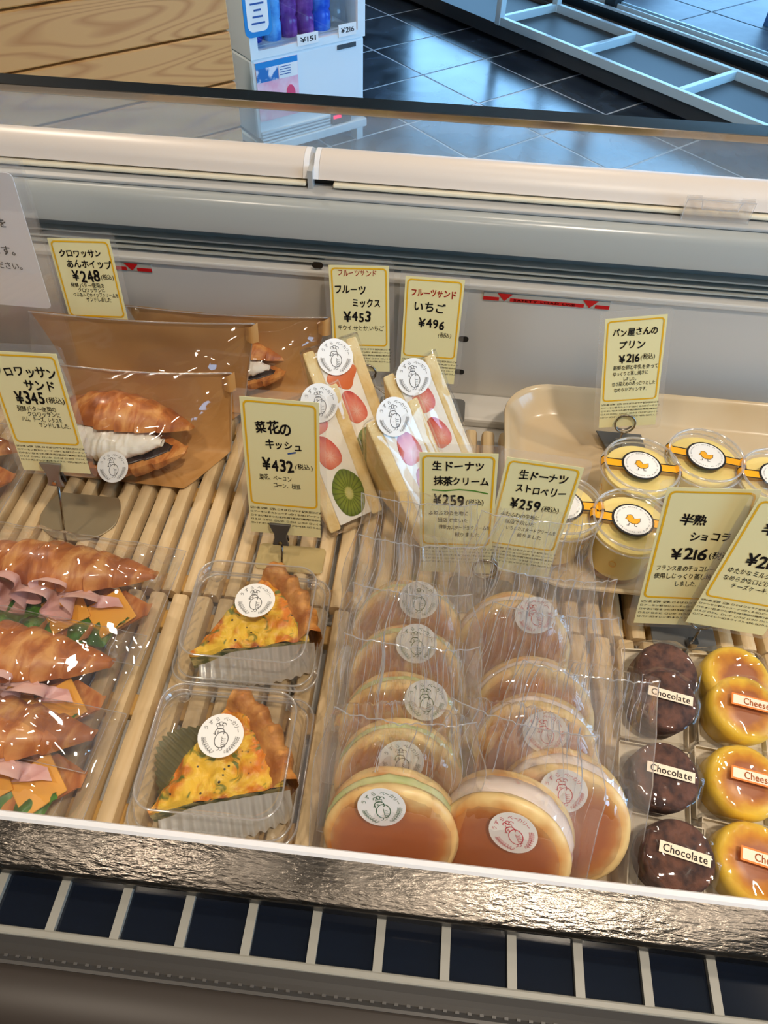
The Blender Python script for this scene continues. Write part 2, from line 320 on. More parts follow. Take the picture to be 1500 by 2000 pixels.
# ------------------------------------------------------------------ mesh helpers
class MB:
    def __init__(s): s.v = []; s.f = []
    def add(s, vs, fs):
        o = len(s.v); s.v += [tuple(p) for p in vs]; s.f += [tuple(i + o for i in f) for f in fs]; return s
    def box(s, x0, x1, y0, y1, z0, z1, M=None):
        P = [V((x, y, z)) for z in (z0, z1) for y in (y0, y1) for x in (x0, x1)]
        if M is not None: P = [M @ p for p in P]
        return s.add(P, [(0, 2, 3, 1), (4, 5, 7, 6), (0, 1, 5, 4), (2, 6, 7, 3), (0, 4, 6, 2), (1, 3, 7, 5)])
    def extrude(s, prof, x0, x1):            # closed (y,z) profile swept along x
        n = len(prof)
        P = [(x0, y, z) for y, z in prof] + [(x1, y, z) for y, z in prof]
        F = [(i, (i + 1) % n, n + (i + 1) % n, n + i) for i in range(n)] + [tuple(range(n - 1, -1, -1)), tuple(range(n, 2 * n))]
        return s.add(P, F)
    def sheet(s, prof, x0, x1):              # open profile
        n = len(prof)
        P = [(x0, y, z) for y, z in prof] + [(x1, y, z) for y, z in prof]
        return s.add(P, [(i, i + 1, n + i + 1, n + i) for i in range(n - 1)])
    def prism(s, poly, z0, z1, M=None):
        n = len(poly); P = [V((x, y, z0)) for x, y in poly] + [V((x, y, z1)) for x, y in poly]
        if M is not None: P = [M @ p for p in P]
        return s.add(P, [tuple(range(n - 1, -1, -1)), tuple(range(n, 2 * n))] + [(i, (i + 1) % n, n + (i + 1) % n, n + i) for i in range(n)])
    def lathe(s, prof, seg=40, capb=True, capt=True, wob=None):
        n = len(prof); P = []
        for i, (r, z) in enumerate(prof):
            for k in range(seg):
                a = 2 * math.pi * k / seg; q = r * (wob(a, i) if wob else 1); P.append((q * math.cos(a), q * math.sin(a), z))
        F = [(i * seg + k, i * seg + (k + 1) % seg, (i + 1) * seg + (k + 1) % seg, (i + 1) * seg + k) for i in range(n - 1) for k in range(seg)]
        if capb: F.append(tuple(range(seg - 1, -1, -1)))
        if capt: F.append(tuple((n - 1) * seg + k for k in range(seg)))
        return s.add(P, F)
    def tube(s, path, r, seg=8, closed=False):
        path = [V(p) for p in path]; n = len(path); P = []
        for i, p in enumerate(path):
            t = (path[(i + 1) % n] - path[i - 1]) if closed else (path[min(i + 1, n - 1)] - path[max(i - 1, 0)])
            t.normalize(); a = t.cross(V((.13, .31, .94)))
            if a.length < .05: a = t.cross(V((1, 0, 0)))
            a.normalize(); b = t.cross(a)
            rr = r[i] if isinstance(r, (list, tuple)) else r
            P += [p + (a * math.cos(q) + b * math.sin(q)) * rr for q in (2 * math.pi * k / seg for k in range(seg))]
        m = n if closed else n - 1
        F = [(i * seg + k, i * seg + (k + 1) % seg, ((i + 1) % n) * seg + (k + 1) % seg, ((i + 1) % n) * seg + k) for i in range(m) for k in range(seg)]
        if not closed: F += [tuple(range(seg - 1, -1, -1)), tuple((n - 1) * seg + k for k in range(seg))]
        return s.add(P, F)
    def grid(s, fn, nu, nv, wrap=False):
        P = [fn(i / nu, j / nv) for j in range(nv + 1) for i in range(nu + (0 if wrap else 1))]
        w_ = nu if wrap else nu + 1
        return s.add(P, [(j * w_ + i, j * w_ + (i + 1) % w_, (j + 1) * w_ + (i + 1) % w_, (j + 1) * w_ + i) for j in range(nv) for i in range(nu)])
    def rings(s, loops, capb=True, capt=True):
        n = len(loops[0]); P = [p for L in loops for p in L]
        F = [(i * n + k, i * n + (k + 1) % n, (i + 1) * n + (k + 1) % n, (i + 1) * n + k) for i in range(len(loops) - 1) for k in range(n)]
        if capb: F.append(tuple(range(n - 1, -1, -1)))
        if capt: F.append(tuple((len(loops) - 1) * n + k for k in range(n)))
        return s.add(P, F)
    def mesh(s, name, smooth=False, bevel=0, seg=2, angle=None):
        me = bpy.data.meshes.new(name); me.from_pydata(s.v, [], s.f)
        bm = bmesh.new(); bm.from_mesh(me)
        bmesh.ops.recalc_face_normals(bm, faces=bm.faces)
        if bevel: bmesh.ops.bevel(bm, geom=[e for e in bm.edges if len(e.link_faces) == 2 and e.calc_face_angle(0) > .5], offset=bevel, segments=seg, profile=.5, affect='EDGES', clamp_overlap=True)
        bm.to_mesh(me); bm.free()
        if smooth:
            for p in me.polygons: p.use_smooth = True
            if angle: me.set_sharp_from_angle(angle=math.radians(angle))
        return me
def link(name, me, m, parent=None, M=None, smooth=None):
    o = bpy.data.objects.new(name, me); COL.objects.link(o)
    if m and not me.materials: me.materials.append(MATS[m])
    if parent is not None: o.parent = parent
    if M is not None: o.matrix_local = M
    return o
def part(name, mb, m, parent=None, M=None, **k): return link(name, mb.mesh(name, **k), m, parent, M)
def tag(o, label, cat, group=None):
    o['label'] = label; o['category'] = cat
    if group: o['group'] = group
    return o
def thing(name, label, cat, M=None, group=None):
    o = bpy.data.objects.new(name, None); COL.objects.link(o); o.empty_display_size = .02
    if M is not None: o.matrix_world = M
    return tag(o, label, cat, group)
def struct(name, mb, m, **k):
    o = part(name, mb, m, **k); o['kind'] = 'structure'; return o
def T(x, y=None, z=None): return Matrix.Translation(V((x, y, z)) if y is not None else V(x))
def Rz(a): return Matrix.Rotation(a, 4, 'Z')
def Rx(a): return Matrix.Rotation(a, 4, 'X')
def Ry(a): return Matrix.Rotation(a, 4, 'Y')
def frame(o, x, y, z):
    return Matrix(((x.x, y.x, z.x, o.x), (x.y, y.y, z.y, o.y), (x.z, y.z, z.z, o.z), (0, 0, 0, 1)))
def rrect(w_, h_, r, n=6, cx=0, cy=0):
    P = []
    for sx, sy, a0 in ((1, 1, 0), (-1, 1, 90), (-1, -1, 180), (1, -1, 270)):
        for k in range(n + 1):
            a = math.radians(a0 + 90 * k / n); P.append((cx + sx * (w_ / 2 - r) + r * math.cos(a), cy + sy * (h_ / 2 - r) + r * math.sin(a)))
    return P
def nz(x, y=0, z=0): return noise.noise(V((x, y, z)))
def sm(a, b, x):
    t = min(1, max(0, (x - a) / (b - a))); return t * t * (3 - 2 * t)
RIGHT = math.pi / 2

# ------------------------------------------------------------------ the room
FLOOR = -.75
GA = math.radians(42.5)
GU = V((math.cos(GA), math.sin(GA), 0)); GN = V((-math.sin(GA), math.cos(GA), 0))
TILE = .387
t0 = at_z(849, 70, FLOOR)                       # a grout crossing
fl = struct('floor', MB().box(-6, 6, -6, 6, -.06, -.0012), 'grout', )
fl.matrix_world = T(0, 2.2, FLOOR)
FM = frame(V((t0.x, t0.y, FLOOR)), GU, GN, V((0, 0, 1)))
tile_me = MB().box(.0045, TILE - .0045, .0045, TILE - .0045, -.01, 0).mesh('tile', bevel=.0015, seg=1); tile_me.materials.append(MATS['slate'])
inv = fl.matrix_world.inverted()
for i in range(-9, 6):
    for j in range(-7, 5):
        P = FM @ V(((i + .5) * TILE, (j + .5) * TILE, 0))
        if not (-2.2 < P.x < 2.2 and 1.5 < P.y < 6): continue
        if (P - V((.2, 3.86, P.z))).dot(GU) > .5: continue
        o = link('tile', tile_me, None, fl); o.matrix_local = inv @ FM @ T(i * TILE, j * TILE, 0)
PA = at_z(985, 52, -.66)                           # corner of the steel frame
WM = frame(V((PA.x, PA.y, 0)), GU, GN, V((0, 0, 1)))
PM = WM @ T(0, 0, -.06) @ Matrix.Diagonal((1.056, 1.056, 1, 1))          # stone base, frame, door, paving
# wall with the glass door: local x = GU, y = GN
WU = .50
wl = struct('wall_back', MB().box(WU, WU + .12, 1.478, 4, FLOOR, CEIL).box(WU, WU + .12, -4.6, -2.745, FLOOR, CEIL).box(WU, WU + .12, -2.745, 1.478, 1.39, CEIL), 'wall_paint')
wl.matrix_world = WM
ce = struct('ceiling', MB().box(-5, WU + .1, -4.6, 4, CEIL, CEIL + .05), 'ceiling_white'); ce.matrix_world = WM
wl2 = struct('wall_left', MB().box(-5, WU + .1, 2.4, 2.5, FLOOR, CEIL), 'wall_paint'); wl2.matrix_world = WM
wl3 = struct('wall_front', MB().box(-5, -4.9, -4.6, 2.4, FLOOR, CEIL), 'wall_paint'); wl3.matrix_world = WM
mb = MB().box(-5, -2.2, -4.7, -4.6, FLOOR, CEIL).box(.3, WU + .1, -4.7, -4.6, FLOOR, CEIL).box(-2.2, .3, -4.7, -4.6, FLOOR, -.55).box(-2.2, .3, -4.7, -4.6, 1.35, CEIL)
for k in range(4): mb.box(-1.75 + k * .5, -1.65 + k * .5, -4.7, -4.6, -.55, 1.35)       # window posts
wl4 = struct('wall_right', mb, 'wall_paint'); wl4.matrix_world = WM
co = struct('light_block_outside', MB().box(WU + .1, WU + 2.6, -4.6, 4, 1.6, CEIL + .05), 'ceiling_white'); co.matrix_world = WM; wl4.matrix_world = WM  # unseen roof, added to dim the skylight on the paving
# stone base with toe recess
pl = struct('trim_1', MB().box(0, WU, -3.2, 2.2, -.657, -.6).box(.09, WU, -3.2, 2.2, FLOOR + .06, -.657), 'dark_stone'); pl.matrix_world = PM
si = struct('trim_2', MB().box(.395, .47, -3.2, 1.40, -.6, -.585).box(.41, .42, -3.2, 1.40, -.585, -.575), 'sill_brown'); si.matrix_world = PM
# glass door
dr = bpy.data.objects.new('door_1', None); COL.objects.link(dr); dr.matrix_world = PM; dr['kind'] = 'structure'
ymul = ((at_pl(1192, 12, PA + GU * .517, GU)) - PA).dot(GN) / 1.056
part('bottom_rail', MB().box(.465, .54, -2.6, 1.40, -.6, -.545), 'frame_black', dr)
part('track', MB().box(.46, .475, -2.6, 1.40, -.545, -.535), 'frame_steel', dr)
part('track', MB().box(.50, .51, -2.6, 1.40, -.545, -.525), 'frame_steel', dr)
part('track', MB().box(.525, .535, -2.6, 1.40, -.545, -.52), 'frame_steel', dr)
part('mullion', MB().box(.48, .54, ymul - .03, ymul + .03, -.545, 1.45), 'frame_black', dr)
part('side_frame', MB().box(.48, .54, 1.35, 1.40, -.545, 1.45), 'frame_black', dr)
part('side_frame', MB().box(.48, .54, -2.6, -2.55, -.545, 1.45), 'frame_black', dr)
part('top_rail', MB().box(.48, .54, -2.6, 1.40, 1.4, 1.45), 'frame_black', dr)
for y0, y1 in ((-2.55, ymul - .03), (ymul + .03, 1.35)):
    part('pane', MB().box(.508, .514, y0, y1, -.54, 1.4), 'door_glass', dr)
# paving outside the door
fo = struct('floor_outside', MB().box(.55, 6, -5, 4, -.68, -.604), 'outdoor_grout'); fo.matrix_world = PM
otile = MB().box(.004, .476, .004, .476, -.01, 0).mesh('tile', bevel=.002, seg=1); otile.materials.append(MATS['outdoor_tile'])
for i in range(0, 5):
    for j in range(-6, 4):
        o = link('tile', otile, None, fo); o.matrix_local = T(.56 + i * .48, j * .48 + .1, -.6)

# steel frame standing on the stone base
fr = thing('metal_rack_frame', 'pale steel ladder frame lying on dark stone base before the glass door', 'rack', PM)
def rail(x0, x1, y0, y1, z0=-.6, z1=-.565, name='rail'): part(name, MB().box(x0, x1, y0, y1, z0, z1), 'frame_steel', fr, bevel=.002)
rail(-.012, .012, -2.2, .05); rail(.36, .384, -2.2, .05)
for y in (.037, -.458, -.99, -1.5, -2.0): rail(.012, .36, y - .012, y + .012, name='crossbar')
for x in (0, .372): part('post', MB().box(x - .016, x + .016, .02, .052, -.6, .9), 'frame_steel', fr, bevel=.003)
# things outside
q = at_z(1250, -30, -.66)
wb = thing('plastic_stand_base', 'white moulded plastic base standing on paving outside glass door', 'stand base', frame(q, GU, GN, V((0, 0, 1))))
mb = MB(); mb.rings([[(x, y, z) for x, y in rrect(.36 * k, .3 * k, .1 * k)] for k, z in ((1, 0), (1, .04), (.9, .07), (.6, .1), (.45, .3))])
part('base_shell', mb, 'white_rim', wb, smooth=True, angle=40)
mb = MB()
for s in (-1, 1): mb.box(s * .13 - .03, s * .13 + .03, -.19, -.12, 0, .03)
part('foot', mb, 'white_rim', wb, bevel=.008)
q = at_z(1490, 50, -.66)
cr = thing('plastic_crate', 'blue plastic crate standing on paving outside glass door', 'crate', frame(q, GU, GN, V((0, 0, 1))))
part('crate_shell', MB().box(0, .3, -.45, 0, 0, .02).box(0, .3, -.012, 0, 0, .25).box(0, .3, -.45, -.438, 0, .25).box(0, .012, -.438, -.012, 0, .25).box(.288, .3, -.438, -.012, 0, .25), 'crate_blue', cr)
for k in range(4): part('rib', MB().box(-.012, 0, -.08 - k * .1, -.05 - k * .1, .02, .2), 'crate_blue', cr, bevel=.003)
part('rim', MB().box(-.014, .314, -.464, .014, .25, .27), 'crate_blue', cr, bevel=.004)

# ------------------------------------------------------------------ oak-clad counter
WE = at_y(462, 165, 2.0)
WCM = frame(V((WE.x, WE.y, 0)), GU, GN, V((0, 0, 1)))
ct = thing('wooden_counter', 'oak plank clad counter beside the white drinks fridge', 'counter', WCM)
part('counter_core', MB().box(-1.6, -.012, .022, .5, FLOOR, .30), 'wood_dark', ct)
pk = MB().box(-1.6, 0, 0, .022, .002, .111).mesh('plank', bevel=.003, seg=1); pk.materials.append(MATS['oak'])
for k in range(9): link('plank', pk, None, ct, T(0, 0, -.129 + (k - 5) * .1135))
part('edge_board', MB().box(-.012, .0, .022, .5, FLOOR, .30), 'wood_slat', ct)

# ------------------------------------------------------------------ drinks fridge
FF = at_z(703, 268, FLOOR)
FRM = frame(FF, GU, GN, V((0, 0, 1)))               # x left(-)/right, y depth, z up from the floor
fg = thing('drinks_fridge', 'small white glass-door drinks fridge with bottles on dark tiled floor', 'fridge', FRM)
Z0 = FLOOR
def fz(z): return z - Z0
part('cabinet', MB().box(-.45, .02, .0, .4, fz(-.66), fz(-.40)), 'fridge_white', fg, bevel=.012)
mb = MB().box(-.45, -.43, .03, .4, fz(-.40), fz(.35)).box(.0, .02, .03, .4, fz(-.40), fz(.35)).box(-.43, 0, .38, .4, fz(-.40), fz(.35)).box(-.45, .02, .03, .4, fz(.35), fz(.38)).box(-.43, 0, .03, .38, fz(-.40), fz(-.39))
part('inner_cabinet', mb, 'fridge_white', fg)
mb = MB().box(-.45, .02, -.004, .03, fz(-.402), fz(-.378)).box(-.45, -.42, -.004, .03, fz(-.378), fz(.36)).box(-.012, .02, -.004, .03, fz(-.378), fz(.36)).box(-.42, -.012, -.004, .03, fz(.33), fz(.36))
dd = part('door', mb, 'fridge_white', fg)
part('pane', MB().box(-.42, -.012, .008, .014, fz(-.378), fz(.33)), 'door_glass', dd)
part('handle_plate', MB().box(-.10, -.02, -.004, .0, fz(-.428), fz(-.414)), 'fridge_dark', fg)
for k in range(4): part('louvre', MB().box(-.44, -.145, -.012, .004, fz(-.673) + k * .011, fz(-.667) + k * .011), 'fridge_white', fg)
part('control_panel', MB().box(-.135, -.05, -.010, .004, fz(-.672), fz(-.634)), 'fridge_dark', fg)
part('temperature_display', MB().box(-.13, -.095, -.012, -.009, fz(-.652), fz(-.640)), 'led_red', fg)
part('base_frame', MB().box(-.45, .02, -.02, .4, fz(-.705), fz(-.675)), 'fridge_white', fg, bevel=.004)
for x in (-.44, -.01):
    for y in (0, .36): part('leg', MB().box(x - .015, x + .015, y - .015, y + .03, 0, fz(-.705)), 'fridge_white', fg, bevel=.003)
part('shelf', MB().box(-.43, 0, .04, .37, fz(-.385), fz(-.378)), 'fridge_white', fg)
def poster(name, label, x0, x1, z0, z1, m, y=-.006):
    o = thing(name, label, 'poster', FRM); return o
po = thing('poster', 'blue and pink bird notice stuck on the fridge lower panel', 'poster', FRM)
part('sheet', MB().box(-.437, -.27, -.003, -.001, fz(-.60), fz(-.414)), 'poster_pink', po)
part('header_print', MB().box(-.437, -.27, -.0045, -.003, fz(-.432), fz(-.414)), 'poster_blue', po)
part('photo_print', MB().box(-.437, -.35, -.0045, -.003, fz(-.475), fz(-.432)), 'poster_photo', po)
part('text_panel', MB().box(-.348, -.272, -.0045, -.003, fz(-.475), fz(-.432)), 'paper_white', po)
mb = MB()
for k in range(4): mb.box(-.344, -.30, -.0055, -.0045, fz(-.44 - k * .008), fz(-.438 - k * .008))
part('lettering', mb, 'ink_blue', po)
mb = MB().prism([(.018 * math.cos(a) - .305, .03 * math.sin(a)) for a in (k * .3 for k in range(21))], .0045, .006, T(0, 0, fz(-.53)) @ Rx(RIGHT))
part('bird_print', mb, 'bird_pink', po)
sg = thing('door_sign', 'blue rounded notice with white centre on the fridge glass', 'sign', FRM)
part('sign_plate', MB().prism([(x, z) for x, z in rrect(.10, .34, .02, 5, -.413, fz(-.166))], .006, .009, Rx(RIGHT)), 'poster_blue', sg)
part('sign_face', MB().prism([(x, z) for x, z in rrect(.078, .31, .02, 5, -.413, fz(-.166))], .009, .010, Rx(RIGHT)), 'paper_white', sg)
mb = MB()
for k in range(14):
    wk = .05 - .012 * (k % 3)
    mb.box(-.413 - wk / 2, -.413 + wk / 2, -.0112, -.0101, fz(-.30 + k * .018), fz(-.295 + k * .018))
part('lettering', mb, 'ink_blue', sg)
# bottles
prof = [(.030, 0), (.033, .006), (.033, .05), (.029, .06), (.033, .07), (.033, .13), (.028, .155), (.014, .185), (.013, .20)]
bt_me = {}
def bottle(x, y, m, label, s=1.0, h=1.0):
    t = thing('drink_bottle', label, 'bottle', FRM @ T(x, y, fz(-.378)), 'bottles inside the fridge')
    if m not in bt_me: bt_me[m] = MB().lathe(prof, 20).mesh('bottle_body', smooth=True, angle=50)
    link('bottle_body', bt_me[m], m, t, Matrix.Diagonal((s, s, h, 1)))
    part('cap', MB().lathe([(.015, .2), (.015, .218), (.013, .22)], 16), 'white_rim', t, Matrix.Diagonal((s, s, h, 1)))
bottle(-.385, .09, 'bottle_navy', 'navy bottle behind the blue notice in the fridge')
bottle(-.318, .075, 'bottle_sky', 'pale blue water bottle beside the purple bottle in the fridge')
bottle(-.25, .08, 'bottle_purple', 'purple drink bottle beside the pale blue bottle in the fridge')
bottle(-.185, .075, 'bottle_purple', 'purple drink bottle beside the deep blue can in the fridge', 1)
bottle(-.115, .08, 'bottle_blue', 'deep blue can-like bottle between purple and clear bottles in fridge', 1.1)
bottle(-.045, .085, 'cup_plastic', 'clear drink bottle next to the fridge door edge')
bottle(-.35, .17, 'bottle_blue', 'blue bottle in the second row of the fridge')
bottle(-.22, .17, 'bottle_navy', 'navy bottle in the second row of the fridge')

# ------------------------------------------------------------------ refrigerated display case
X0, X1 = -.80, .75
dc = thing('display_case', 'white refrigerated open bakery display case with stainless front', 'display case')
part('deck_pan', MB().box(X0, X1, .098, .57, -.035, -.023), 'inner_white', dc)
part('rear_step', MB().box(X0, X1, .530, .57, -.023, -.012), 'inner_white', dc, bevel=.003)
part('back_wall', MB().box(X0, X1, .57, .585, -.035, .109), 'inner_white', dc)
part('wall_lip', MB().box(X0, X1, .5675, .585, .109, .1152), 'inner_white', dc, bevel=.0015)
part('vent_cavity', MB().box(X0, X1, .590, .606, .1152, .150), 'dark_slot', dc)
for y, z in ((.575, .1192), (.5775, .1232), (.5785, .1290)):
    part('louvre', MB().extrude([(y, z), (y + .016, z - .002), (y + .016, z - .0006), (y, z + .0016)], X0, X1), 'louvre_grey', dc)
part('fascia', MB().extrude([(.5695, .1445), (.5695, .149), (.5735, .1655), (.576, .1700), (.581, .1730), (.606, .1735), (.606, .1445)], X0, X1), 'grey_panel', dc, smooth=True, angle=50)
part('fascia_ledge', MB().box(X0, X1, .585, .66, .1735, .1765), 'ledge_grey', dc, bevel=.001)
part('rear_body', MB().box(X0, X1, .606, .684, -.70, .1735), 'white_enamel', dc)
part('case_body', MB().box(X0, X1, .06, .606, -.70, -.035), 'white_enamel', dc)
# curved lid housings, gap at the joint
gx = at_y(606, 300, .602).x
def roll(x0, x1):
    cy, cz, R = .622, .177, .022
    pr = [(cy - R * math.cos(math.radians(a)), cz + R * math.sin(math.radians(a))) for a in range(8, 181, 8)]
    pr = [(cy - R, .1835)] + [p for p in pr if p[1] > .1835] + [(cy + R, .1765), (cy + .0, .1765), (cy - .012, .1835)]
    return MB().extrude(pr, x0, x1)
part('lid_housing', roll(X0, gx - .0075), 'cream_plastic', dc, smooth=True, angle=40)
part('lid_housing', roll(gx + .0065, X1), 'cream_plastic', dc, smooth=True, angle=40)
for a, b in ((gx - .0073, gx - .0025), (gx + .0018, gx + .0063)): part('end_cap', roll(a, b), 'white_rim', dc, smooth=True, angle=40)
part('joint_post', MB().box(gx - .0025, gx + .0018, .596, .63, .1765, .192), 'ledge_grey', dc)
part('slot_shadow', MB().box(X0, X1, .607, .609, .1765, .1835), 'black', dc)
part('pull_bar', MB().box(X0, gx - .004, .5965, .606, .1735 + .0045, .1817), 'cream_bar', dc, bevel=.0015)
part('pull_bar', MB().box(gx + .019, X1, .5965, .606, .1735 + .0045, .1817), 'cream_bar', dc, bevel=.0015)
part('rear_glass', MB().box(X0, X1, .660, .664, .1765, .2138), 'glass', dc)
part('glass_rail', MB().box(X0, X1, .6585, .682, .2138, .2205), 'rail_steel', dc, bevel=.0006, seg=1)
# front
part('front_rim', MB().extrude([(.0975, -.035), (.0975, .078), (.0965, .080), (.0940, .080), (.0925, .0790), (.0925, -.035)], X0, X1), 'white_rim', dc)
part('bumper_plate', MB().extrude([(.0925, .0790), (.0726, .0784), (.0709, .0770), (.0704, .0750), (.0712, .0738), (.0925, .074)], X0, X1), 'scratched_steel', dc, smooth=True, angle=60)
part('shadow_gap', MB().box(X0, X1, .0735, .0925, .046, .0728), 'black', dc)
part('grille_backing', MB().box(X0, X1, .048, .0925, .038, .047), 'grille_glass', dc)
for k in range(-18, 17): part('grille_divider', MB().box(-.0, .0047, .0500, .0740, .047, .0500), 'grille_bar', dc, T(.0021 - .0024 + k * .0338, 0, 0))
part('grille_frame', MB().box(X0, X1, .0462, .0503, .044, .0502), 'grille_bar', dc, bevel=.001)
part('front_gasket', MB().extrude([(.0462, .049), (.043, .0475), (.0405, .0465), (.0380, .0470), (.0360, .0455), (.0345, .0455), (.0345, .035), (.0462, .035)], X0, X1), 'gasket', dc)
mb = MB()
for k in range(-90, 85): mb.box(k * .006, k * .006 + .002, .0372, .0384, .0468, .0476)
o = part('gasket_ribs', mb, 'gasket', dc); o['kind'] = 'stuff'
part('gasket_groove', MB().box(X0, X1, .031, .0345, .033, .036), 'black', dc)
part('front_panel', MB().extrude([(.0325, .044), (.010, .040), (-.03, .020), (-.05, -.05), (-.05, -.70), (.06, -.70), (.06, .03)], X0, X1), 'brown_panel', dc, smooth=True, angle=50)
# load-line labels, holes
def label_at(px, py): return at_y(px, py, .5695)
def safety(x0, x1, xs, z):
    part('label_sheet', MB().box(x0, x1, .5692, .5700, z - .0, z + .0075), 'label_grey', dc)
    segs = []; a = x0
    mb = MB()
    for t in xs:
        mb.box(a, t - .005, .5688, .5692, z, z + .0034); a = t + .005
        mb.prism([(t - .0068, z + .0075), (t + .0068, z + .0075), (t, z)], -.5692, -.5688, Rx(RIGHT))
    mb.box(a, x1, .5688, .5692, z, z + .0034)
    return part('load_line_label', mb, 'red_label', dc)
zl = label_at(260, 528).z
safety(label_at(195, 525).x, label_at(297, 528).x, [label_at(257, 520).x], zl)
zl = label_at(1065, 594).z
sl = safety(label_at(944, 580).x, label_at(1190, 600).x, [label_at(986, 580).x, label_at(1152, 595).x], zl)
SAFE = (label_at(1067, 591), sl)
for p in ((905, 662), (897, 726), (620, 518)):
    q = at_y(*p, .5698)
    part('shelf_hole', MB().prism([(q.x + x, q.z + z) for x, z in rrect(.010, .0058, .0028, 4)], -.5703, -.5693, Rx(RIGHT)), 'black', dc)

# ------------------------------------------------------------------ slatted wooden racks
def slat_mesh(y0, y1, wd):
    h = .0125; pr = [(-wd / 2, -h), (-wd / 2, -.0045), (-wd / 2 + .0012, -.0018), (-wd / 2 + .0038, -.0002), (0, 0), (wd / 2 - .0038, -.0002), (wd / 2 - .0012, -.0018), (wd / 2, -.0045), (wd / 2, -h)]
    n = len(pr); mb = MB(); e = .0012
    L = [[(x * .93, y0, min(z, -.0010)) for x, z in pr], [(x, y0 + e, z) for x, z in pr], [(x, y1 - e, z) for x, z in pr], [(x * .93, y1, min(z, -.0010)) for x, z in pr]]
    mb.rings(L); me = mb.mesh('slat', smooth=True, angle=28); me.materials.append(MATS['wood_slat']); return me
def rack(label, y0, y1, x_ref, pitch, wd, ybars):
    r = thing('slatted_rack', label, 'wooden rack', None, 'slatted racks in the case')
    me = slat_mesh(y0, y1, wd); k0 = int((-.72 - x_ref) / pitch); k1 = int((.68 - x_ref) / pitch)
    for k in range(k0, k1 + 1):
        link('slat', me, None, r, T(x_ref + k * pitch, 0, 0))
    for y in ybars: part('crossbar', MB().box(-.74, .70, y - .008, y + .008, -.0225, -.0125), 'wood_dark', r, bevel=.001)
    return r
rack('pale wooden slatted rack under the quiches and doughnuts', .099, .2880, -.1775, .01815, .0130, (.125, .200, .272))
rack('pale wooden slatted rack under the bread bags and pudding tray', .2905, .5035, -.2052, .01665, .0120, (.306, .40, .488))
# ------------------------------------------------------------------ lettering (built-in font turned into flat meshes)
_GL = {}
def glyph(ch, bold=0.0):
    k = ch
    if k not in _GL:
        cu = bpy.data.curves.new('g', 'FONT'); cu.body = ch; cu.resolution_u = 3
        ob = bpy.data.objects.new('g', cu); COL.objects.link(ob)
        dg = bpy.context.evaluated_depsgraph_get(); me = bpy.data.meshes.new_from_object(ob.evaluated_get(dg))
        vs = [(v.co.x, v.co.y) for v in me.vertices]; fs = [tuple(p.vertices) for p in me.polygons]
        xs = [v[0] for v in vs] or [0, .3]
        wide = ord(ch) > 0x2fff or ch in '□☑●'
        adv = 1.0 if wide else max(xs) - min(xs) + .12
        if not wide: vs = [(x - min(xs) + .06, y) for x, y in vs]
        bpy.data.objects.remove(ob); bpy.data.curves.remove(cu); bpy.data.meshes.remove(me)
        _GL[k] = (vs, fs, adv)
    return _GL[k]
def write(mb, text, x, y, size, width=None, hand=0.0, bold=0.0, seed=0, z=0, shear=0):
    """write text with its left end at x and its mid-height at y; squeeze to width when given"""
    rn = random.Random(seed + len(text)); g = [glyph(ch, bold) for ch in text]
    tot = sum(a for _, _, a in g); kx = (width / (tot * size)) if width else 1.0
    for (vs, fs, adv), ch in zip(g, text):
        a = rn.uniform(-1, 1) * hand * .14; s = size * (1 + rn.uniform(-1, 1) * hand * .10); dy = rn.uniform(-1, 1) * hand * .06 * size
        ca, sa = math.cos(a), math.sin(a); cx = adv / 2
        P = []
        for u, v_ in vs:
            u2, v2 = u - cx, v_ - .36
            u2 += shear * v2
            P.append((x + (cx + u2 * ca - v2 * sa) * kx * s, y + dy + (u2 * sa + v2 * ca) * s, z))
        mb.add(P, fs)
        if bold > .003:                                                  # pen weight: the glyph again, shifted a little
            for ox, oy in ((1, 0), (0, 1), (1, 1)): mb.add([(px_ + ox * bold * 1.8 * s, py_ + oy * bold * 1.8 * s, pz_) for px_, py_, pz_ in P], fs)
        x += adv * kx * size
def stroke(mb, pts, wd, z=0):
    n = len(pts); L = []
    for i in range(n):
        a, b = pts[max(i - 1, 0)], pts[min(i + 1, n - 1)]
        dx, dy = b[0] - a[0], b[1] - a[1]; d = math.hypot(dx, dy) or 1
        L.append((pts[i][0] - dy / d * wd / 2, pts[i][1] + dx / d * wd / 2, z)); L.append((pts[i][0] + dy / d * wd / 2, pts[i][1] - dx / d * wd / 2, z))
    mb.add(L, [(2 * i, 2 * i + 1, 2 * i + 3, 2 * i + 2) for i in range(n - 1)])
def arc(cx, cy, rx, ry, a0, a1, n=10, rot=0):
    P = []
    for k in range(n + 1):
        a = math.radians(a0 + (a1 - a0) * k / n); x, y = rx * math.cos(a), ry * math.sin(a); r = math.radians(rot)
        P.append((cx + x * math.cos(r) - y * math.sin(r), cy + x * math.sin(r) + y * math.cos(r)))
    return P

